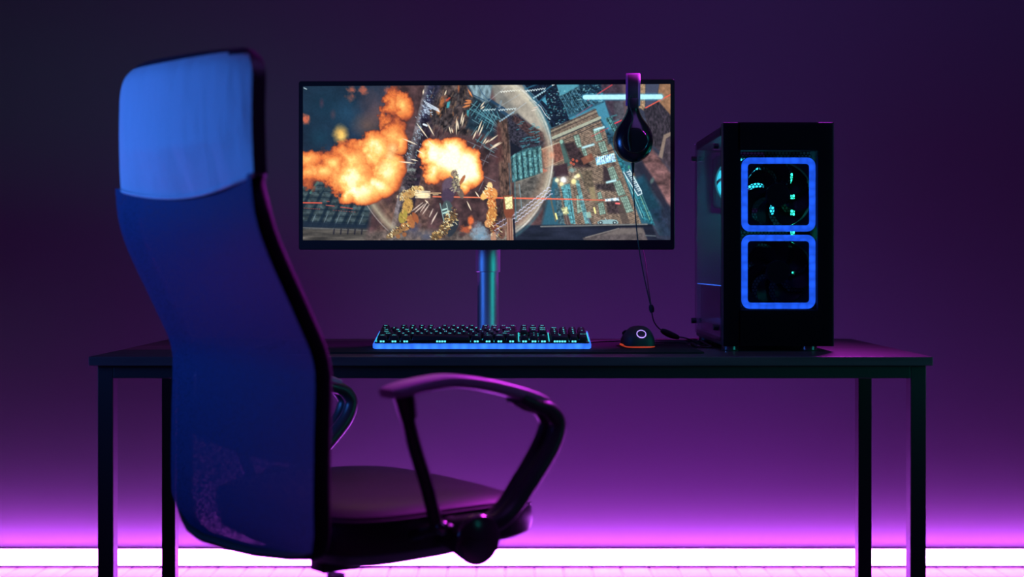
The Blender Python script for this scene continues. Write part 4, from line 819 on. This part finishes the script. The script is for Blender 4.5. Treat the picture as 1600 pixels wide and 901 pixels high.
# ------------------------------------------------------------------ office chair
TC = .155
ca = R(-51.5); Bx, By = -.397, 1.957
t = thing('office_chair', 'high-backed office chair with blue-lit net back facing the desk', 'office chair', (Bx+math.sin(-ca)*TC, By+math.cos(ca)*TC, 0), (0, 0, ca))
CH = t
def cp_(o, tt, z): return (o, tt-TC, z)
HWD = .2275
prof_pts = [(.48, .012), (.51, -.006), (.535, -.013), (.60, -.015), (.68, -.014), (.76, -.008), (.7927, -.012), (.84, -.035), (.8866, -.058), (.94, -.085), (.988, -.103), (1.04, -.108), (1.12, -.110), (1.20, -.108), (1.24, -.104)]
prof_pts[5] = (.745, -.012)
def tback(z):
    for i in range(len(prof_pts)-1):
        a, b = prof_pts[i], prof_pts[i+1]
        if z <= b[0] or i == len(prof_pts)-2:
            u = min(max((z-a[0])/(b[0]-a[0]), 0), 1.2); return a[1]+(b[1]-a[1])*u
def tb_s(z): return sum(tback(z+d) for d in (-.02, -.01, 0, .01, .02))/5
def zbot(o):
    xs = [(-.2275, .545), (-.222, .515), (-.205, .492), (-.17, .479), (-.08, .479), (0, .484), (.12, .500), (.19, .513), (.215, .522), (.2275, .55)]
    for i in range(len(xs)-1):
        if o <= xs[i+1][0]: u = (o-xs[i][0])/(xs[i+1][0]-xs[i][0]); return xs[i][1]+(xs[i+1][1]-xs[i][1])*u
    return xs[-1][1]
def hollow(o): return .016*(1-(o/HWD)**2)           # the back is dished, its middle lies further forward
# net panel
bm = B(); NU, NV = 36, 60; grid = []
for j in range(NV+1):
    row = []
    for i in range(NU+1):
        o_ = -HWD-.001+(2*HWD+.002)*i/NU; zb = zbot(max(-HWD, min(HWD, o_)))+.010; zt = 1.0445-.020*(1-(o_/HWD)**2); z = zb+(zt-zb)*j/NV; row.append(bm.verts.new(cp_(o_, tb_s(z)+max(0, hollow(o_))-.002, z)))
    grid.append(row)
for j in range(NV):
    for i in range(NU): bm.faces.new((grid[j][i], grid[j][i+1], grid[j+1][i+1], grid[j+1][i]))
obj('net_backrest', bm, M['net'], t, True, 'blue-lit see-through net backrest')
# loop frame of tube along both sides and the bottom
pts = []
for z in np.linspace(1.085, .60, 26): pts.append(Vector(cp_(-HWD+.010+.018*min(1, max(0, (z-1.0)/.03)), tb_s(z)+.017-.002*min(1, max(0, (z-.9)/.1))+.004*min(1, max(0, (z-1.0)/.03)), z)))
for o_ in np.linspace(-.2275, .2275, 40):
    z = max(zbot(o_)+.010, .49); zz_ = z if abs(o_) < .2 else z+.0; e_ = max(0, 1-(abs(abs(o_)-0))/.2275)
    pts.append(Vector(cp_(o_*.965, tb_s(z+.03)+.016+hollow(o_)*.9, zz_)))
for z in np.linspace(.60, 1.085, 26): pts.append(Vector(cp_(HWD-.010-.018*min(1, max(0, (z-1.0)/.03)), tb_s(z)+.017-.002*min(1, max(0, (z-.9)/.1))+.004*min(1, max(0, (z-1.0)/.03)), z)))
fr = []
bm = B()
for i, p in enumerate(pts):
    a = pts[max(i-1, 0)]; b = pts[min(i+1, len(pts)-1)]; tg = (b-a).normalized(); side = tg.cross(Vector((0, 1, 0))).normalized(); dep = side.cross(tg).normalized()
    fr.append([p+side*(.0085*math.cos(q))+dep*(.014*math.sin(q)) for q in [2*math.pi*j/12 for j in range(12)]])
loft(bm, fr); obj('back_frame', bm, M['frame'], t)
# lumbar strap and cross bar seen through the net
bm = B(); rows_ = []
for z in np.linspace(.655, .80, 8):
    rows_.append([cp_(o_, tb_s(z)+hollow(o_)+.020+.012*math.sin(math.pi*(z-.655)/.145), z-.022*(1-(o_/HWD)**2)*(1 if z < .72 else .2)) for o_ in np.linspace(-HWD+.012, HWD-.012, 20)])
loft(bm, rows_, closed=False, cap=False); bmesh.ops.solidify(bm, geom=bm.faces[:], thickness=.004); obj('lumbar_support', bm, M['leather'], t)
# headrest cover
bm = B(); TOP = 1.225; rows_ = []; NR = 44
loop = []
for k in range(NR): loop.append((-1+2*k/(NR-1), 0))
back = [( 1.0, .5)]; front = [(1-2*k/(NR-1), 1) for k in range(NR)]
loop = [(u, 0) for u, _ in loop]+back+front+[(-1.0, .5)]
def half(z):
    r_ = .055; d = z-(TOP-r_)
    return HWD-.004 if d <= 0 else HWD-.004-(r_-math.sqrt(max(r_*r_-d*d, 0)))
for j in range(33):
    v = j/32; v = v if v < .75 else .75+.25*math.sin((v-.75)/.25*math.pi/2); row = []
    for u, s in loop:
        zb = 1.0415-.020*(1-u*u)+.002; z = zb+(TOP-.009*u-zb)*v; zr = 1.03+(TOP-1.03)*v; h = half(zr if v < 1 else TOP-.0002)
        edge = .012*abs(u)**6; topround = .012*max(0, (v-.86)/.14)**2; thick = .044
        er = min(edge+topround, thick/2-.003); tt = tb_s(zr)+hollow(u*HWD)*(1-min(1, v*3)*1.55)+(er if s == 0 else (thick-er if s == 1 else thick/2))
        oo = u*h*(1.0+.006*(s == .5)); row.append(cp_(oo, tt-.008, z))
    rows_.append(row)
loft(bm, rows_); hr = obj('headrest', bm, M['headrest'], t, True, 'pale leather headrest cover lit bright blue'); hr.data.materials.append(M['leather'])
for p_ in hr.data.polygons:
    if p_.normal.y > -.72 or len(p_.vertices) > 8 or p_.index//len(loop) >= 29: p_.material_index = 1  # black leather on sides and top paints in their shade
bm = B(); tube(bm, [cp_(u*(HWD-.002), tb_s(1.03)+hollow(u*HWD)-.008+.012*abs(u)**6, 1.0415-.020*(1-u*u)+.0005) for u in np.linspace(-.985, .985, 22)], .0032, 10, sm=2); obj('piping', bm, M['headrest'], hr)
# seat cushion and pan
def seat_ring(s_, z, tmid=.222, hl=.211, hw_=.222, e=.5, fr=0):
    out = []
    for k in range(56):
        a = 2*math.pi*k/56; c, q = math.cos(a), math.sin(a); o_ = hw_*s_*math.copysign(abs(c)**e, c); l_ = hl*s_*math.copysign(abs(q)**e, q)
        f = max(0, l_/hl); zz = z-fr*.030*f**3+.006*(1-(o_/hw_)**2)*(fr > 0); out.append(cp_(o_, tmid+l_, zz))
    return out
bm = B(); loft(bm, [seat_ring(.93, .505, fr=.3), seat_ring(.985, .513, fr=.3), seat_ring(1.0, .530, fr=.4), seat_ring(.995, .552, fr=.6), seat_ring(.965, .566, fr=.8), seat_ring(.90, .5725, fr=1), seat_ring(.75, .575, fr=1), seat_ring(.5, .573, fr=1), seat_ring(.25, .571, fr=1), seat_ring(.02, .570, fr=1)]); seat = obj('seat', bm, M['leather'], t, True, 'black leather seat cushion')
bm = B(); pr = seat_ring(.985, .560, fr=.7); tube(bm, pr+[pr[0]], .0028, 8, sm=2); obj('seat_piping', bm, M['leather'], seat)
bm = B(); loft(bm, [seat_ring(.10, .462), seat_ring(.30, .465), seat_ring(.55, .474), seat_ring(.80, .492), seat_ring(.92, .507)]); obj('seat_pan', bm, M['black'], t)
bm = B(); box(bm, -.022, .022, -.035, .035, .448, .475, .006, 3); obj('tilt_mechanism', bm, M['steel_black'], t)
bm = B(); cyl(bm, (0, 0, .24), (0, 0, 1), .0145, .20, 28); obj('gas_lift', bm, M['gloss'], t)
bm = B(); cyl(bm, (0, 0, .075), (0, 0, 1), .027, .18, 28, r2=.024, bev=.002); obj('column_cover', bm, M['black'], t)
bm = B(); lathe(bm, (0, 0, .07), (0, 0, 1), [(.03, 0), (.042, .005), (.042, .035), (.03, .045)], 32); obj('base_hub', bm, M['chrome'], t)
for k in range(5):
    a = 2*math.pi*k/5+.35; d = Vector((math.cos(a), math.sin(a), 0)); bm = B()
    tube(bm, [d*.03+Vector((0, 0, .098)), d*.14+Vector((0, 0, .092)), d*.24+Vector((0, 0, .082)), d*.30+Vector((0, 0, .074))], .020, 12, ry=.013, rad=lambda f: 1-.35*f); lg = obj('base_leg', bm, M['chrome'], t)
    bm = B(); s_ = d.cross(Vector((0, 0, 1))); c_ = d*.292
    cyl(bm, c_+Vector((0, 0, .027))-s_*.024, s_, .027, .018, 24, bev=.003); cyl(bm, c_+Vector((0, 0, .027))+s_*.006, s_, .027, .018, 24, bev=.003); cyl(bm, c_+Vector((0, 0, .030)), (0, 0, 1), .006, .042, 12); obj('caster', bm, M['black'], lg)
# armrests
for s in (1, -1):
    O = .27 if s > 0 else -.308
    cp_ = (lambda o, tt, z: (o, tt-TC, z)) if s > 0 else (lambda o, tt, z: (o, tt-TC-.006, z-.014*min(1, max(0, (z-.56)/.1))))
    pad = smooth([cp_(O, .074, .7480), cp_(O, .100, .7530), cp_(O, .14, .7585), cp_(O, .18, .7600), cp_(O, .235, .7520), cp_(O, .285, .7400), cp_(O, .325, .7280), cp_(O, .346, .7190)], 5)
    bm = B(); sweep_rect(bm, pad, .050, .017, (0, 0, 1), .5, wf=lambda f: (.55+.45*min(1, (f+.03)/.12)**.5)*(1-.22*f), tf=lambda f: .75+.35*min(1, f/.15)); arm = obj('arm_pad', bm, mat('satin_arm_pad', (.34, .24, .36), .42) if s == 1 else bpy.data.materials['satin_arm_pad'], t)
    bm = B()
    for off in (-.0130, .0130):
        path = smooth([cp_(O+off*.8, .300, .730), cp_(O+off, .328, .717), cp_(O+off, .354, .708), cp_(O+off, .370, .688), cp_(O+off*1.0, .363, .662), cp_(O+off*.9, .342, .632), cp_(O+off*.8, .315, .601), cp_(O+off*.7, .290, .573), cp_(O+off*.6, .262, .553), cp_(O-.01*s, .235, .543)], 5)
        tube(bm, path, .0118, 12, up=(1, 0, 0), sm=0, ry=.0135, rad=lambda f: .85+.25*min(1, f*2))
    webp = smooth([cp_(O, .30, .730), cp_(O, .328, .717), cp_(O, .356, .706), cp_(O, .370, .686), cp_(O, .363, .662), cp_(O, .342, .632), cp_(O, .315, .601), cp_(O, .290, .573), cp_(O, .262, .553)], 5)
    tube(bm, webp, .0075, 10, up=(1, 0, 0), sm=0, ry=.013)
    obj('arm_frame', bm, M['satin'], t)
    bm = B(); tube(bm, [cp_(O, .100, .745), cp_(O*.985, .120, .680), cp_(O*.965, .148, .61), cp_(O*.95, .168, .548)], .0100, 14, up=(1, 0, 0)); strut = obj('arm_strut', bm, M['black'], t)
    bm = B(); tube(bm, [cp_(O, .098, .760), cp_(O, .1045, .735), cp_(O, .110, .712)], .0165, 14, up=(1, 0, 0), sm=2, rad=lambda f: 1.05-.3*f); obj('collar', bm, M['black'], strut)
    bm = B(); lathe(bm, cp_(s*.205, .213, .5346), (s, 0, 0), [(.022, 0), (.024, .03), (.030, .055), (.034, .072), (.0345, .082)], 36); hub = obj('arm_bracket', bm, M['matte'], t)
    bm = B(); lathe(bm, cp_(s*.286, .213, .5346), (s, 0, 0), [(.0350, 0), (.0365, .003), (.0365, .009), (.034, .013), (.024, .0165), (.001, .018)], 40); obj('bracket_cap', bm, M['dark_chrome'], hub, True, 'shiny round end cap')
    bm = B(); bmesh.ops.create_uvsphere(bm, u_segments=18, v_segments=12, radius=.0105, matrix=Matrix.Translation(cp_(s*.268, .168, .553))); obj('knob', bm, M['dark_chrome'], hub)
    bm = B(); tube(bm, [cp_(s*.215, .15, .535), cp_(s*.255, .168, .550), cp_(s*.262, .20, .543), cp_(s*.262, .235, .540)], .009, 10, sm=4); obj('link', bm, M['black'], hub)
